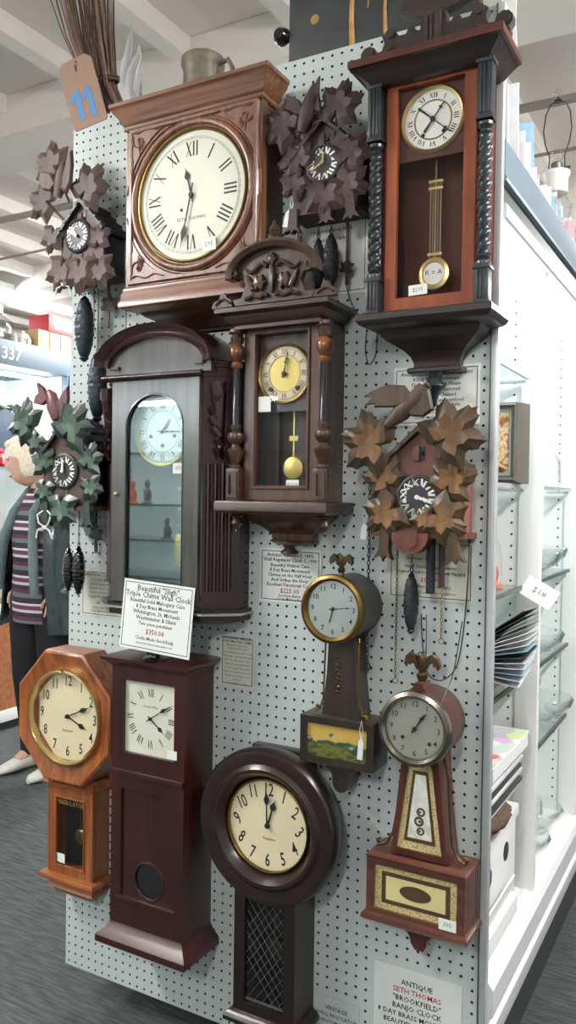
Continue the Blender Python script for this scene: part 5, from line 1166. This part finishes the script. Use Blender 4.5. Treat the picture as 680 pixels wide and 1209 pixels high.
# =================================================================== ON TOP OF THE CASE
t = thing('painted_board', 'dark painted board with tan drips standing above the pegboard at top centre', 'board', (1.0, .07, 2.50))
mb = MB(); mb.box(.662, 1.15, .055, .085, 2.502, 3.00, .002); mb.build('panel', 'painted_panel', t)
mb = MB()
for x, w_ in ((.838, .006), (.925, .004)): mb.tube([(x, .054, 3.0), (x+.002, .053, 2.80), (x-.002, .053, 2.62), (x+.001, .054, 2.55)], [w_, w_*.8, w_*1.1, w_*1.4], 8, flat=.5)
mb.tube([(.868, .054, 2.80), (.885, .053, 2.70), (.878, .054, 2.64)], .0022, 6); mb.ball((.735, .055, 2.65), .012, (1, .3, 1), 8); mb.build('drip', 'tan_drip', t)
mb = MB(); mb.lathe((.640, .06, 2.634), [(.0005, -.022), (.014, -.020), (.022, -.008), (.022, .006), (.010, .012), (.010, .02)], 'y', 24); mb.box(.640, .670, .062, .078, 2.625, 2.643); mb.build('round_knob', 'gloss_black', t)
t = thing('pewter_mug', 'dull grey metal mug with a handle above the square clock', 'mug', (.352, .12, 2.50))
mb = MB(); c = (.352, .12, 2.501); mb.lathe(c, [(.058, 0), (.060, .01), (.056, .02), (.054, .14), (.058, .148), (.061, .155), (.060, .172), (.056, .176), (.054, .16), (.050, .05), (.0005, .05)], n=36); mb.build('body', 'pewter', t)
mb = MB(); mb.tube([(.405, .12, 2.65), (.435, .12, 2.655), (.45, .12, 2.63), (.448, .12, 2.58), (.43, .12, 2.54), (.402, .12, 2.53)], .007, 10); mb.build('handle', 'pewter', t)
t = thing('chrome_sculpture', 'shiny twisted chrome ornament standing on the case above the left of the square clock', 'ornament', (.16, .10, 2.50))
for nm, pts, rad in (('tall_blade', [(.105, .10, 2.50), (.098, .10, 2.58), (.078, .10, 2.66), (.094, .10, 2.72), (.106, .10, 2.78), (.112, .10, 2.83)], [.010, .016, .022, .018, .010, .002]),
                     ('short_blade', [(.125, .09, 2.50), (.138, .09, 2.57), (.112, .09, 2.63), (.122, .09, 2.68), (.146, .09, 2.72), (.150, .09, 2.75)], [.010, .016, .018, .020, .014, .002]),
                     ('curl', [(.135, .11, 2.50), (.150, .11, 2.56), (.132, .11, 2.62), (.146, .11, 2.69)], [.008, .016, .014, .002])):
    mb = MB(); mb.tube(pts, rad, 10, flat=.35); mb.build(nm, 'chrome', t)
mb = MB(); mb.lathe((.118, .10, 2.5005), [(.035, 0), (.034, .008), (.012, .014)], n=20); mb.build('foot', 'chrome', t)
# sleeved prints and slats standing in a row along the fascia
random.seed(5)
for k in range(34):
    y = .045+.026*k; h = (.235 if k < 3 else max(.06, .215-.010*k) if k < 16 else .065)+random.uniform(-.02, .02); mb = MB(); w_ = random.uniform(.12, .15); xr = 1.205+random.uniform(-.012, .012)-(.0 if k > 2 else .005)
    mb.box(xr-w_, xr, 0, .006, 0, h, .001)
    Mx = Matrix.Translation((0, y, 2.252)) @ Matrix.Rotation(R(random.uniform(2, 9)), 4, 'X') @ Matrix.Rotation(R(random.uniform(-7, 7)), 4, 'Z')
    mb.v = [tuple(Mx @ Vector(v)) for v in mb.v]
    single('sleeved_print', mb, ['plastic_wrap', 'blue_wrap', 'plastic_wrap', 'pink_wrap', 'print_mix'][(k*3) % 5], 'glossy sleeved print standing upright in the row along the case top', 'print', (xr-w_/2, y, 2.252), group='row of sleeved prints on the case top')
for k, x in enumerate((1.150, 1.176, 1.200)):
    mb = MB(); mb.box(x-.011, x+.008, .022, .034, 2.252, 2.50, .001); single('wooden_batten', mb, 'slat_wood', 'pale wooden slat standing behind the right end of the black-columned clock', 'slat', (x, .028, 2.252), group='pale slats at the board corner')
mb = MB(); mb.prism([(1.212, 2.40), (1.202, 2.52), (1.215, 2.62), (1.240, 2.58), (1.238, 2.50), (1.246, 2.41)], .030, .033); single('paper_sheet', mb, 'paper', 'crumpled white sheet sticking up at the right end of the pegboard top', 'paper', (1.22, .03, 2.40))
# lamp
t = thing('table_lamp', 'white ceramic table lamp without shade, wire harp and glass finial, upper right', 'lamp', (1.165, .84, 2.252))
c = (1.165, .84, 2.252)
mb = MB(); mb.lathe(c, [(.050, 0), (.052, .01), (.040, .02), (.034, .05), (.044, .09), (.046, .12), (.030, .14), (.026, .15)], n=28); mb.build('base', 'glass_clear', t)
mb = MB(); mb.lathe((c[0], c[1], 2.400), [(.024, 0), (.034, .006), (.034, .05), (.040, .062), (.040, .070), (.020, .074)], n=28); mb.build('shade_collar', 'porcelain', t)
mb = MB(); mb.lathe((c[0], c[1], 2.474), [(.014, 0), (.018, .004), (.018, .022), (.012, .026)], n=20); mb.box(c[0]+.012, c[0]+.04, c[1]-.004, c[1]+.004, 2.476, 2.484); mb.build('socket', 'metal_dark', t)
mb = MB(); hp = [(0, 0), (.016, -.006), (.024, .006), (.022, .04), (.036, .08), (.042, .12), (.036, .17), (.022, .20), (0, .207)]
full = [(c[0]-a, c[1], 2.480+b_) for a, b_ in hp[1:]]+[(c[0]+a, c[1], 2.480+b_) for a, b_ in hp[1:-1][::-1]]; mb.tube(full, .0022, 8); mb.lathe((c[0], c[1], 2.683), [(.010, 0), (.013, .004), (.006, .010), (.004, .014)], n=14); mb.build('harp', 'harp_wire', t)
mb = MB(); mb.ball((c[0], c[1], 2.710), .013, n=10); mb.build('finial', 'glass_clear', t)
mb = MB(); mb.ball((c[0], c[1], 2.52), .018, (1, 1, 1.3), 10); mb.build('bulb', 'glass_clear', t)

# =================================================================== SETTING
def struct(name, mb, mat, loc=(0, 0, 0)): o = mb.build(name, mat, None, shift=loc); o['kind'] = 'structure'; return o
mb = MB(); mb.box(-8, 5, -5, 9, -.05, 0); struct('floor', mb, 'carpet')
CZ = 3.65
mb = MB(); mb.box(-8, 5, -5, 9, CZ, CZ+.05)
struct('ceiling', mb, 'ceiling_paint')
n_ = 0
for k in range(-11, 8):
    n_ += 1; x = -.72+.62*k; mb = MB(); mb.box(x-.045, x+.045, -5, 9, CZ-.10, CZ-.001); struct('trim_%d' % n_, mb, 'beam_paint')
for y in (-3.4, -.9, 1.65, 4.2, 6.7):
    n_ += 1; mb = MB(); mb.box(-8, 5, y-.20, y+.20, CZ-.22, CZ-.002); struct('trim_%d' % n_, mb, 'beam_paint')
mb = MB(); mb.box(-8, 5, 9, 9.1, 0, CZ); struct('wall_back', mb, 'wall_paint')
mb = MB(); mb.box(-8.1, -8, -5, 9, 0, CZ); struct('wall_left', mb, 'wall_paint')
mb = MB(); mb.box(5, 5.1, -5, 9, 0, CZ); struct('wall_right', mb, 'wall_paint')
mb = MB(); mb.box(-8, 5, -5.1, -5, 0, CZ); struct('wall_front', mb, 'wall_paint')
for k, (x, y) in enumerate(((-7.9, 8.95),)):
    pass
mb = MB(); mb.tube([(-4, 2.35, CZ-.26), (5, 2.35, CZ-.26)], .022, 10); single('ceiling_pipe', mb, 'pipe_paint', 'grey pipe running across under the ceiling at the upper right', 'pipe', (0.5, 2.35, CZ-.28))
mb = MB(); mb.tube([(-8, 3.2, CZ-.30), (-3.0, 2.9, CZ-.30), (4, 2.8, CZ-.30)], .010, 8); single('ceiling_pipe', mb, 'pipe_paint', 'thin conduit crossing under the ceiling at the upper left', 'pipe', (-3, 2.9, CZ-.30))
def fixture(x, y, L, label, alongy=True, power=45, drop=0.):
    CZ = 3.65-drop
    t = thing('ceiling_light', label, 'ceiling light', (x, y, CZ-.26), group=None)
    mb = MB(); dx, dy = (.10, L/2+.03) if alongy else (L/2+.03, .10)
    mb.box(x-dx, x+dx, y-dy, y+dy, CZ-.215, CZ-.15, .004); mb.build('housing', 'case_white', t)
    if drop:
        for q in (-1, 1):
            mb = MB(); px, py = (x, y+q*L*.4) if alongy else (x+q*L*.4, y); mb.tube([(px, py, CZ-.15), (px, py, 3.65)], .006, 6); mb.build('hanger_rod', 'steel', t)
    for q in (-.045, .045):
        mb = MB(); a, b_ = ((x+q, y-L/2, CZ-.240), (x+q, y+L/2, CZ-.240)) if alongy else ((x-L/2, y+q, CZ-.240), (x+L/2, y+q, CZ-.240)); mb.tube([a, b_], .016, 10); mb.build('light_tube', 'tube_glow', t)
    li = bpy.data.lights.new('tube_lamp', 'AREA'); li.shape = 'RECTANGLE'; li.size = .16 if alongy else L; li.size_y = L if alongy else .16; li.energy = power; li.color = (1, .985, .96)
    lo = bpy.data.objects.new('tube_lamp', li); COL.objects.link(lo); lo.location = (0, 0, .26-.285+.0); lo.parent = t
fixture(-4.75, 4.35, 1.15, 'glowing fluorescent ceiling light seen at left above the far display case', True, 60)
for (x, y, L, ay, pw, lb) in LIGHTS: fixture(x, y, L, lb, ay, pw, .55)  # out of sight; hung low on added rods to brighten the ceiling
# =================================================================== FAR LEFT BOOTH CASE
XB = -2.25
t = thing('display_case', 'far blue-grey display case numbered 337 with bright white interior, left', 'display case', (XB-.3, 1.4, 0))
B0, B1 = .2, 2.30
mb = MB(); mb.box(XB-.60, XB-.03, B0, B1, 0, .07); mb.build('kick_base', 'kick_dark', t)
mb = MB(); mb.box(XB-.60, XB-.005, B0, B1, .07, .72); mb.build('lower_cabinet', 'case_wood', t)
mb = MB(); mb.box(XB-.02, XB+.008, B0, B1, .055, .125, .004); mb.box(XB-.02, XB+.008, B0, B1, .72, .78, .004); mb.build('white_trim', 'case_white', t)
mb = MB(); mb.box(XB-.60, XB-.58, B0, B1, .72, 2.26); mb.box(XB-.60, XB, B1-.02, B1, .72, 2.26); mb.box(XB-.60, XB, B0, B0+.02, .72, 2.26); mb.build('inner_wall', 'case_white', t)
mb = MB(); mb.box(XB-.62, XB+.002, B0, B1+.09, 2.235, 2.39, .003); mb.text('337', 0, 0, 0, .01) if False else None; mb.build('header', 'booth_blue', t)
mb = MB(); mb.box(XB-.05, XB+.004, B1-.03, B1+.09, .0, 2.24, .003); mb.box(XB+.004, XB+.012, B1-.015, B1+.02, .0, 2.24, .002); mb.build('corner_post', 'booth_blue', t)
mb = MB(); mb.text('337', 0, 0, 0, .105, 0, off=.012, res=3); mb.build('booth_number', 'paper', t, xf=Matrix.Translation((XB+.0045, 1.80, 2.305)) @ Matrix.Rotation(R(90), 4, 'Z'))
for z in (1.62, 1.2):
    mb = MB(); mb.box(XB-.56, XB-.06, B0+.03, B1-.03, z-.008, z); mb.build('glass_shelf', 'glass_green', t)
mb = MB(); mb.tube([(XB-.10, .4, 2.20), (XB-.10, 2.2, 2.20)], .013, 10); mb.build('light_tube', 'case_tube', t)
# inside
t = thing('framed_sign', 'dark framed panel with green garland inside the far display case', 'frame', (XB-.2, 1.93, 1.625))
mb = MB(); mb.box(XB-.21, XB-.19, 1.83, 2.06, 1.63, 2.00, .003); mb.build('panel', 'navy', t)
mb = MB(); mb.tube([(XB-.185, 1.81+.03*k, 2.015+.012*sin(k*1.7)) for k in range(10)], [.014+.006*(k % 2) for k in range(10)], 8); mb.build('garland', 'green_orna', t)
mb = MB(); mb.box(XB-.30, XB-.28, 1.50, 1.76, 1.63, 2.05, .003); single('blue_poster', mb, 'navy', 'dark blue panel at the left edge inside the far display case', 'panel', (XB-.29, 1.63, 1.625))
random.seed(9)
for k in range(7):
    mb = MB(); y = 1.58+.075*k; mb.lathe((XB-.15-.02*(k % 3), y, 1.621), [(.02, 0), (.035, .02), (.03, .06), (.012, .085), (.018, .10), (.004, .12)], n=14, mod=lambda a, h: 1+.15*cos(4*a+60*h)); single('ornament', mb, ['red_orna', 'paper', 'red_orna', 'green_orna'][k % 4], ['red', 'white', 'red', 'green'][k % 4]+' small ornament on the shelf of the far case', 'ornament', (XB-.15, y, 1.621), group=['red', 'white', 'red', 'green'][k % 4]+' ornaments in the far case')
# on top of it
TZ = 2.391
t = thing('glass_jar', 'round glass jar with white lid on top of the far case, left edge', 'jar', (XB-.16, 1.79, TZ))
mb = MB(); mb.lathe((XB-.16, 1.79, TZ), [(.07, 0), (.12, .02), (.135, .07), (.12, .13), (.06, .17), (.055, .18)], n=28); mb.build('body', 'glass_clear', t)
mb = MB(); mb.lathe((XB-.16, 1.79, TZ+.178), [(.062, 0), (.062, .05), (.0005, .055)], n=24); mb.build('lid', 'porcelain', t)
mb = MB(); [mb.ball((XB-.16+.05*cos(k*2.4), 1.79+.05*sin(k*2.4), TZ+.045+.012*(k % 3)), .022, n=8) for k in range(9)]; mb.build('contents', 'pastel_print', t)
for k in range(3):
    mb = MB(); mb.box(XB-.22, XB-.06, 2.075+.10*k, 2.168+.10*k, TZ, TZ+.125, .002); single('small_carton', mb, 'kraft_box', 'plain kraft carton on top of the far case below the red box', 'box', (XB-.14, 2.12+.10*k, TZ), group='kraft cartons on the far case')
t = thing('red_box', 'red box with white print on top of the far case beside the board', 'box', (XB-.15, 2.25, TZ+.126))
mb = MB(); mb.box(XB-.23, XB-.05, 2.155, 2.44, TZ+.1255, TZ+.235, .002); mb.build('carton', 'red_box', t); mb = MB(); mb.box(XB-.0495, XB-.048, 2.21, 2.42, TZ+.150, TZ+.180); mb.box(XB-.0495, XB-.048, 2.21, 2.42, TZ+.190, TZ+.220); mb.build('white_print', 'paper', t)
t = thing('ceramic_teapot', 'white ceramic pot on top of the far case between the jar and the red box', 'pot', (XB-.15, 2.02, TZ))
mb = MB(); mb.lathe((XB-.15, 2.03, TZ), [(.03, 0), (.05, .02), (.055, .05), (.04, .085), (.02, .095), (.008, .11), (.0005, .112)], n=24); mb.build('body', 'porcelain', t); mb = MB(); mb.tube([(XB-.15, 2.08, TZ+.05), (XB-.15, 2.11, TZ+.07), (XB-.15, 2.12, TZ+.095)], [.012, .009, .007], 8); mb.build('spout', 'porcelain', t)
for k in range(6):
    mb = MB(); mb.lathe((XB-.08-.03*(k % 2), 1.90+.028*k, TZ), [(.014, 0), (.018, .02), (.010, .04), (.014, .052), (.004, .066)], n=12); single('figurine', mb, 'red_orna' if k % 2 else 'porcelain', ('red' if k % 2 else 'white')+' tiny figurine in the cluster on top of the far case', 'figurine', (XB-.1, 1.9+.028*k, TZ), group=('red' if k % 2 else 'white')+' figurines on the far case')
# =================================================================== WOMAN
WX, WY = -1.50, 1.36; TH = R(-10)
MW = Matrix.Translation((WX, WY, 0)) @ Matrix.Rotation(TH, 4, 'Z')
t = thing('person', 'short-haired blonde woman in a dark jacket and striped top standing at the left, looking down', 'person', (WX, WY, 0))
def skin_mesh(name, verts, edges, mat, parent, root=0, sub=2):
    me = bpy.data.meshes.new('sk'); me.from_pydata([v[:3] for v in verts], edges, []); ob = bpy.data.objects.new('sk', me); COL.objects.link(ob)
    sk = ob.modifiers.new('s', 'SKIN'); sk.use_smooth_shade = True
    for i, v in enumerate(verts):
        d = me.skin_vertices[0].data[i]; r_ = v[3]; d.radius = r_ if isinstance(r_, tuple) else (r_, r_); d.use_root = (i == root)
    sb = ob.modifiers.new('b', 'SUBSURF'); sb.levels = sub; sb.render_levels = sub
    dg = bpy.context.evaluated_depsgraph_get(); dg.update(); m2 = bpy.data.meshes.new_from_object(ob.evaluated_get(dg))
    mb = MB(); mb.add([tuple(v.co) for v in m2.vertices], [list(p.vertices) for p in m2.polygons])
    bpy.data.objects.remove(ob); return mb
V = [(0, 0, .95, .12), (0, .0, 1.12, .115), (0, .01, 1.28, .12), (0, .02, 1.40, .10), (0, -.02, 1.49, .052), (0, -.05, 1.56, .055),
     (.09, 0, .90, .085), (.10, -.01, .50, .058), (.11, .03, .10, .038), (.11, -.08, .04, .035),
     (-.09, 0, .90, .085), (-.10, -.02, .50, .058), (-.11, .01, .10, .038), (-.11, -.10, .04, .035),
     (.17, .02, 1.40, .05), (.215, .05, 1.14, .040), (.19, -.03, .98, .028), (.17, -.07, .93, .026),
     (-.17, .02, 1.40, .05), (-.215, .03, 1.14, .040), (-.19, -.03, .98, .028), (-.17, -.07, .93, .026)]
E_ = [(0, 1), (1, 2), (2, 3), (3, 4), (4, 5), (0, 6), (6, 7), (7, 8), (8, 9), (0, 10), (10, 11), (11, 12), (12, 13), (3, 14), (14, 15), (15, 16), (16, 17), (3, 18), (18, 19), (19, 20), (20, 21)]
mb = skin_mesh('body', V, E_, 'skin', t)
# head: rings from chin to crown with a face profile
HX, HY, HZ = 0, -.09, 1.625
hd = []
for i in range(17):
    u = i/16; z = -.115+.225*u; 
    rx = .074*(max(0.02, 1-abs((u-.58)/.60)**2.6))**.5; ry = .093*(max(.02, 1-abs((u-.60)/.62)**2.6))**.5
    ring = []
    for k in range(24):
        a = 2*pi*k/24; x = rx*sin(a); y = -ry*cos(a)
        f = max(0, cos(a))**10
        if .34 < u < .60: y -= f*.026*sin(pi*(u-.34)/.26)**1.0*(1.15-(u-.34)*2)   # nose
        if .08 < u < .20: y -= f*.008                                              # chin
        if .22 < u < .30: y -= f*.006                                              # lips
        if .56 < u < .66: y += max(0, cos(a-.42))**20*.006+max(0, cos(a+.42))**20*.006
        ring.append((HX+x, HY+y+.02*(u-.5)*0, HZ+z))
    hd.append(ring)
MH = Matrix.Translation((0, -.05, 1.56)) @ Matrix.Rotation(R(-58), 4, 'Z') @ Matrix.Rotation(R(8), 4, 'X') @ Matrix.Scale(1.1, 4) @ Matrix.Translation((0, .05, -1.56))
HD = len(mb.v)
mb.rings(hd)
for s in (-1, 1): mb.ball((s*.076, HY+.012, HZ+.0), .020, (.35, .7, 1.1), 8)
mb.v[HD:] = [tuple(MH @ Vector(v)) for v in mb.v[HD:]]
# hands with five fingers
for s in (-1, 1):
    hx, hy, hz = (.165, -.07, .945) if s > 0 else (-.165, -.07, .945)
    mb.ball((hx, hy-.005, hz-.025), .032, (.5, .9, 1.25), 8)
    for k, L in enumerate((.055, .065, .060, .048)):
        fy = hy-.028+.017*k; mb.tube([(hx, fy, hz-.05), (hx-s*.006, fy-.003, hz-.05-L*.55), (hx-s*.018, fy-.004, hz-.05-L)], [.009, .008, .006], 7)
    mb.tube([(hx, hy-.028, hz-.01), (hx-s*.012, hy-.045, hz-.035), (hx-s*.016, hy-.05, hz-.06)], [.010, .009, .007], 7)
mb.build('body', 'skin', t, xf=MW)
mb = MB()
for s in (-1, 1): mb.ball((s*.030, HY-.078, HZ+.018), .010, (1.2, .5, .6), 8)
mb.build('eyes', 'ink', t, xf=MW @ MH)
mb = MB(); mb.ball((0, HY-.090, HZ-.060), .020, (1, .35, .32), 8); mb.build('mouth', 'lips', t, xf=MW @ MH)
mb = MB(); rs = []
for i in range(15):
    u = i/14; z = -.075+.205*u; rx = .090*(max(.02, 1-abs((u-.45)/.56)**3))**.5; ry = .112*(max(.02, 1-abs((u-.45)/.56)**3))**.5
    gap = R(82)*max(0, 1-max(0, (u-.42)/.20)); ring = []
    for k in range(25):
        a = gap+(2*pi-2*gap)*k/24; w_ = 1+.03*sin(9*a+u*8); ring.append((rx*sin(a)*w_, HY+.012-ry*cos(a)*w_, HZ+z))
    for k in range(25)[::-1]:
        a = gap+(2*pi-2*gap)*k/24; ring.append((rx*.82*sin(a), HY+.012-ry*.82*cos(a), HZ+z*.97))
    rs.append(ring)
mb.rings(rs); mb.ball((0, HY+.010, HZ+.088), .07, (1.12, 1.35, .62), 12); mb.ball((.02, HY-.06, HZ+.085), .035, (1.5, .8, .7), 10); mb.build('short_hair', 'hair_blonde', t, xf=MW @ MH)
def ell(rx, ry, z, y0=0, n=28): return [(rx*sin(2*pi*k/n), y0-ry*cos(2*pi*k/n), z) for k in range(n)]
mb = MB(); mb.rings([ell(.185, .15, .80), ell(.19, .155, .95), ell(.18, .15, 1.10), ell(.19, .155, 1.25, -.005), ell(.18, .125, 1.38, 0), ell(.12, .09, 1.45, .0), ell(.075, .07, 1.485, -.01)]); mb.build('striped_top', 'striped_knit', t, xf=MW)
mb = MB(); rs = []
for z, rx, ry, y0, gp in ((.76, .295, .225, .02, 48), (.90, .28, .215, .02, 46), (1.05, .25, .20, .01, 44), (1.20, .24, .19, .01, 44), (1.32, .23, .17, .01, 42), (1.40, .20, .135, .01, 40), (1.46, .125, .10, .0, 40), (1.50, .09, .085, .0, 50)):
    g = R(gp); ring = []
    for k in range(29):
        a = g+(2*pi-2*g)*k/28; w_ = 1+.03*sin(11*a+z*9)*(1.4-z if z < 1.3 else .1); ring.append((rx*w_*sin(a), y0-ry*w_*cos(a), z))
    for k in range(29)[::-1]:
        a = g+(2*pi-2*g)*k/28; ring.append((rx*.94*sin(a), y0-ry*.94*cos(a), z))
    rs.append(ring)
mb.rings(rs)
for s in (-1, 1):
    p = [(.165*s, .02, 1.41), (.205*s, .03, 1.36), (.245*s, .05, 1.24), (.262*s, .06, 1.14), (.255*s, .02, 1.03), (.225*s, -.04, .95)]
    mb.tube(p, [.068, .075, .070, .064, .058, .052], 14)
mb.build('jacket', 'jacket_black', t, xf=MW)
mb = MB()
for s in (-1, 1): mb.tube([(s*.05, .05, 1.50), (s*.075, -.05, 1.47), (s*.085, -.13, 1.36), (s*.135, -.165, 1.20), (s*.155, -.172, 1.04), (s*.16, -.17, .96)], [.018, .024, .028, .030, .030, .026], 10, flat=.6)
mb.build('scarf', 'scarf_grey', t, xf=MW)
mb = MB()
for s, yy in ((-1, -.02), (1, 0)):
    mb.tube([(s*.085, 0, .98), (s*.10, yy, .80), (s*.105, yy-.01, .50), (s*.11, yy+.02, .25), (s*.112, yy+.025, .085)], [.120, .110, .078, .066, .060], 16)
mb.build('trousers', 'trousers', t, xf=MW)
for s, yy in ((-1, -.01), (1, .02)):
    mb = MB(); x = s*.112; mb.rings([[(x+.044*sin(q)*w_, yy+y+.0*cos(q), .002+(.5+.5*cos(q))*h) for q in [2*pi*k/14 for k in range(14)]] for y, w_, h in ((.075, .5, .06), (.055, .85, .085), (.0, .95, .095), (-.06, 1.0, .075), (-.12, 1.05, .055), (-.165, .85, .042), (-.185, .4, .03))]); mb.build('shoe', 'shoe_white', t, xf=MW)

# =================================================================== OTHER CASE ACROSS THE AISLE (mirrored in the arched door's glass)
YM = -2.45
t = thing('display_case', 'lit white display case with figurines across the aisle, mirrored in the arched clock door', 'display case', (-1.6, YM-.25, 0))
mb = MB(); mb.box(-2.8, -.5, YM-.5, YM, 0, .55); mb.build('lower_cabinet', 'case_slate', t)
mb = MB(); mb.box(-2.8, -.5, YM-.5, YM-.48, .55, 2.15); mb.box(-2.8, -2.78, YM-.5, YM, .55, 2.15); mb.box(-.52, -.5, YM-.5, YM, .55, 2.15); mb.box(-2.8, -.5, YM-.5, YM, 2.13, 2.15); mb.build('inner_wall', 'case_teal', t)
mb = MB(); mb.box(-2.82, -.48, YM-.02, YM+.02, 2.05, 2.25, .003); mb.build('header', 'case_slate', t)
for z in (.95, 1.18, 1.40, 1.72):
    mb = MB(); mb.box(-2.77, -.53, YM-.46, YM-.05, z-.008, z); mb.build('glass_shelf', 'glass_green', t)
    mb = MB(); mb.box(-2.77, -.53, YM-.05, YM-.042, z-.010, z+.002); mb.build('shelf_edge', 'metal_dark', t)
mb = MB(); mb.tube([(-2.6, YM-.08, 2.03), (-.7, YM-.08, 2.03)], .013, 10); mb.build('light_tube', 'case_tube', t)
random.seed(21)
for k in range(14):
    x = -2.35+.14*k+random.uniform(-.02, .02); z = 1.401 if k % 3 else 1.181; h = random.uniform(.8, 1.25); mb = MB()
    mb.lathe((x, YM-.18, z), [(.035, 0), (.035, .01), (.02, .02*h), (.028, .05*h), (.022, .09*h), (.010, .11*h), (.018, .13*h), (.015, .15*h), (.003, .165*h)], n=14, mod=lambda a, q: 1+.15*cos(3*a+50*q))
    single('figurine', mb, ['grey_frame', 'pink_figure', 'pewter'][k % 3], ['grey', 'pink-brown', 'pewter'][k % 3]+' figurine on a shelf of the case mirrored in the arched clock', 'figurine', (x, YM-.18, z), group=['grey', 'pink-brown', 'pewter'][k % 3]+' figurines across the aisle')
# sub-parts: hands and glass belong to the dial or the door they sit on
_used = set()
for o in list(bpy.data.objects):
    if o.parent is None or o.parent.parent is not None: continue
    base = o.name.split('.')[0]; sib = {}
    for q in o.parent.children: sib.setdefault(q.name.split('.')[0], []).append(q)
    up = {'hour_hand': 'dial', 'minute_hand': 'dial', 'dial_glass': 'dial', 'door_glass': 'door', 'door_knob': 'door', 'pendulum_glass': 'pendulum_door', 'leaded_glass': 'pendulum_door', 'corner_carving': 'door',
          'weight_chain': 'pine_cone_weight', 'shelf_edge': 'glass_shelf', 'round_window': 'lower_panel', 'trim_strip': 'front_frame', 'side_screw': 'case', 'cuckoo_opening': 'bird_door', 'finial': 'carved_pediment' if 'carved_pediment' in sib else 'harp',
          'hand_hole': 'body', 'white_print': 'carton', 'end_label': 'carton', 'booth_number': 'header', 'print': 'frame', 'contents': 'body', 'pendant': 'bottom_bracket', 'drop_finial': 'column', 'finial_base': 'drum', 'gilt_ornament': 'neck', 'throat_glass': 'neck', 'box_glass': 'box', 'painted_tablet': 'box', 'price_sticker': 'door' if 'door' in sib else ('pendulum_door' if 'pendulum_door' in sib else 'dial_frame' if 'dial_frame' in sib else 'box')}.get(base)
    if up and up in sib:
        c = sib[up]; tgt = c[0]
        if len(c) > 1:
            fr = [q for q in c if (q.name, base) not in _used]; tgt = fr[0] if fr else c[0]; _used.add((tgt.name, base))
        if tgt is not o: o.parent = tgt
# =================================================================== CAMERA, WORLD, COLOUR
cam = bpy.data.cameras.new('camera'); co = bpy.data.objects.new('camera', cam); COL.objects.link(co)
Rm = Matrix(((0.87242867, 0.48850873, 0.01508097), (0.02311523, -0.01042002, -0.9996785), (-0.48819453, 0.87249679, -0.02038271)))
m3 = Matrix((Rm[0], -Vector(Rm[1]), -Vector(Rm[2]))).transposed()
co.matrix_world = Matrix.Translation((1.70088, -1.76976, 1.47)) @ m3.to_4x4()
cam.sensor_fit = 'VERTICAL'; cam.sensor_height = 36; cam.lens = 971.29/1209*36; cam.clip_start = .02
SC.camera = co
w = bpy.data.worlds.new('world'); SC.world = w; w.use_nodes = True
w.node_tree.nodes['Background'].inputs[0].default_value = (.75, .85, 1, 1); w.node_tree.nodes['Background'].inputs[1].default_value = .3
vs = SC.view_settings; vs.view_transform = 'Standard'; vs.look = 'None'; vs.gamma = 1; vs.exposure = EXPO
try: vs.use_curve_mapping = False
except Exception: pass
